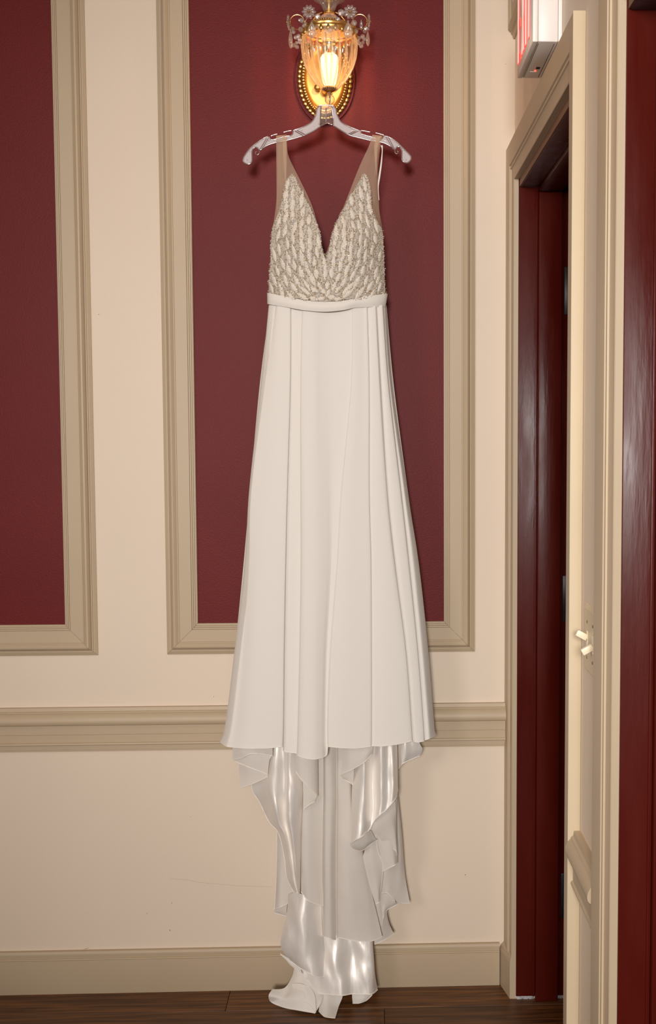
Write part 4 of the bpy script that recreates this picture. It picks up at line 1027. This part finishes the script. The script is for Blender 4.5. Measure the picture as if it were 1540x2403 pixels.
rosette(677.5, 52, -.13, PI/2*.92); rosette(865.5, 50, -.13, -PI/2*.92)
def bead(px, py, y, r=6, flat=.6, rz=0, nm='crystal_bead'):
    if nm not in PM: o = MB().ball((0, 0, 0), 1, 8).build(nm, M['crystal'], scn, 20); PM[nm] = o.data
    else: o = bpy.data.objects.new(nm, PM[nm]); C.objects.link(o)
    o.parent = scn; o.matrix_parent_inverse = scn.matrix_world.inverted(); o.matrix_world = Matrix.Translation(at(px, py, y)) @ Matrix.Rotation(rz, 4, 'Z') @ Matrix.Diagonal((r*q, r*q*flat, r*q*1.05, 1)); return o
for px, py, y, r in [(709,48,-.16,6),(704,47,-.13,4),(746,39,-.165,7),(756,57,-.19,6),(801,30,-.165,8),(793,47,-.185,7),(831,54,-.16,7),(706,69,-.15,6),(835,74,-.15,6),(714,60,-.16,5),
                     (765,66,-.195,6),(776,68,-.197,7),(788,65,-.195,6),(767,75,-.197,5.5),(773,73,-.197,5),(752,64,-.19,5),(744,62,-.19,5),(718,57,-.165,5),
                     (689,75,-.12,5),(687,68,-.13,5),(694,88,-.12,5),(701,85,-.125,5.5),(703,92,-.125,5),(703,99,-.125,4.5),(696,100,-.12,4),(690,106,-.12,5),(697,110,-.12,5),(684,108,-.13,4),
                     (856,73,-.12,5),(859,67,-.13,5),(841,90,-.125,5.5),(851,86,-.12,5.5),(844,102,-.125,4.5),(848,108,-.12,5),(855,92,-.12,4.5),(840,96,-.125,4),(852,100,-.12,4)]:
    bead(px, py, y, r, .6, random.uniform(-.4, .4))
def wire(px, py, y, r, a0=0, a1=2*PI):
    c = at(px, py, y); n = 36
    MB().tube([c + Vector((math.cos(a0+(a1-a0)*k/n)*r*q, 0, math.sin(a0+(a1-a0)*k/n)*r*q)) for k in range(n)], .0008, 6, closed=True).build('wire_ring', M['gold'], scn, 60)
wire(698, 52, -.13, 16.5); wire(845, 51, -.13, 16.5)
for a, b, c_ in (((700,69),(706,74),(710,82)), ((843,68),(838,74),(834,82)), ((720,44),(712,60),(706,68)), ((828,44),(834,62),(836,72))):
    MB().tube(resample([at(a[0], a[1], -.14), at(b[0], b[1], -.135), at(c_[0], c_[1], -.13)], 10), .0008, 6).build('wire_arm', M['gold'], scn, 60)
def drop(px, py, y, w_, h_, d_, rz=0):
    if 'drop' not in PM:
        pr = []
        for i in range(13):
            t = i/12; pr.append((max(math.sin(PI*t**.62)*(.5) if t < 1 else 0, .0005), -.5+ (1-(1-t))*1.0))
        pr = [(max(.5*math.sin(PI*(1-i/12)**.0+0)*0 + .5*(math.sin(PI*(i/12)**.72)), .0006), i/12-.5) for i in range(13)]
        o = MB().lathe(pr, (0, 0, 0), n=20).build('pendant_drop', M['crystal'], scn, 60); PM['drop'] = o.data
    else: o = bpy.data.objects.new('pendant_drop', PM['drop']); C.objects.link(o)
    o.parent = scn; o.matrix_parent_inverse = scn.matrix_world.inverted()
    o.matrix_world = Matrix.Translation(at(px, py, y)) @ Matrix.Rotation(rz, 4, 'Z') @ Matrix.Diagonal((w_*q, d_*q, h_*q, 1)); return o
drop(732, 70, -.205, 20, 38, 9); drop(817, 70, -.205, 20, 38, 9)
drop(682, 91, -.13, 9, 44, 16, .3); drop(863.5, 90, -.13, 8, 36, 16, -.3); drop(848, 58, -.09, 8, 26, 6)
for px, py in ((732, 50), (817, 50), (679, 69), (865, 69)): bead(px, py, -.16 if 700 < px < 850 else -.13, 2.6, 1)
# hook of the hanger: clear stem and a thin loop passing round the stem of the sconce finial
MB().tube([at(765.3, 288, HY-.0002), at(765.3, 270, HY-.0002), at(765.3, 254, HY-.0002)], .0018, 8).build('hook_stem', M['rim'], hang, 60)
MB().tube([at(765.3, 286, HY-.002), at(765.3, 262, HY-.002)], .0007, 6).build('hook_pin', M['web'], hang, 60)
cz_ = zy(220)
hk = [at(765.3, 254, HY), Vector((SX-.003, SY+.015, zy(247))), Vector((SX, SY+.0175, zy(234))), Vector((SX, SY+.0135, zy(225))), Vector((SX+.001, SY+.0090, zy(221)))]
hk += [Vector((SX+.0075*math.sin(a), SY+.0075*math.cos(a), cz_)) for a in (.6, 1.2, 1.9, 2.6, 3.3, 4.0, 4.7)]
MB().tube(resample(hk, 48), .0011, 8).build('hook', M['rim'], hang, 60)
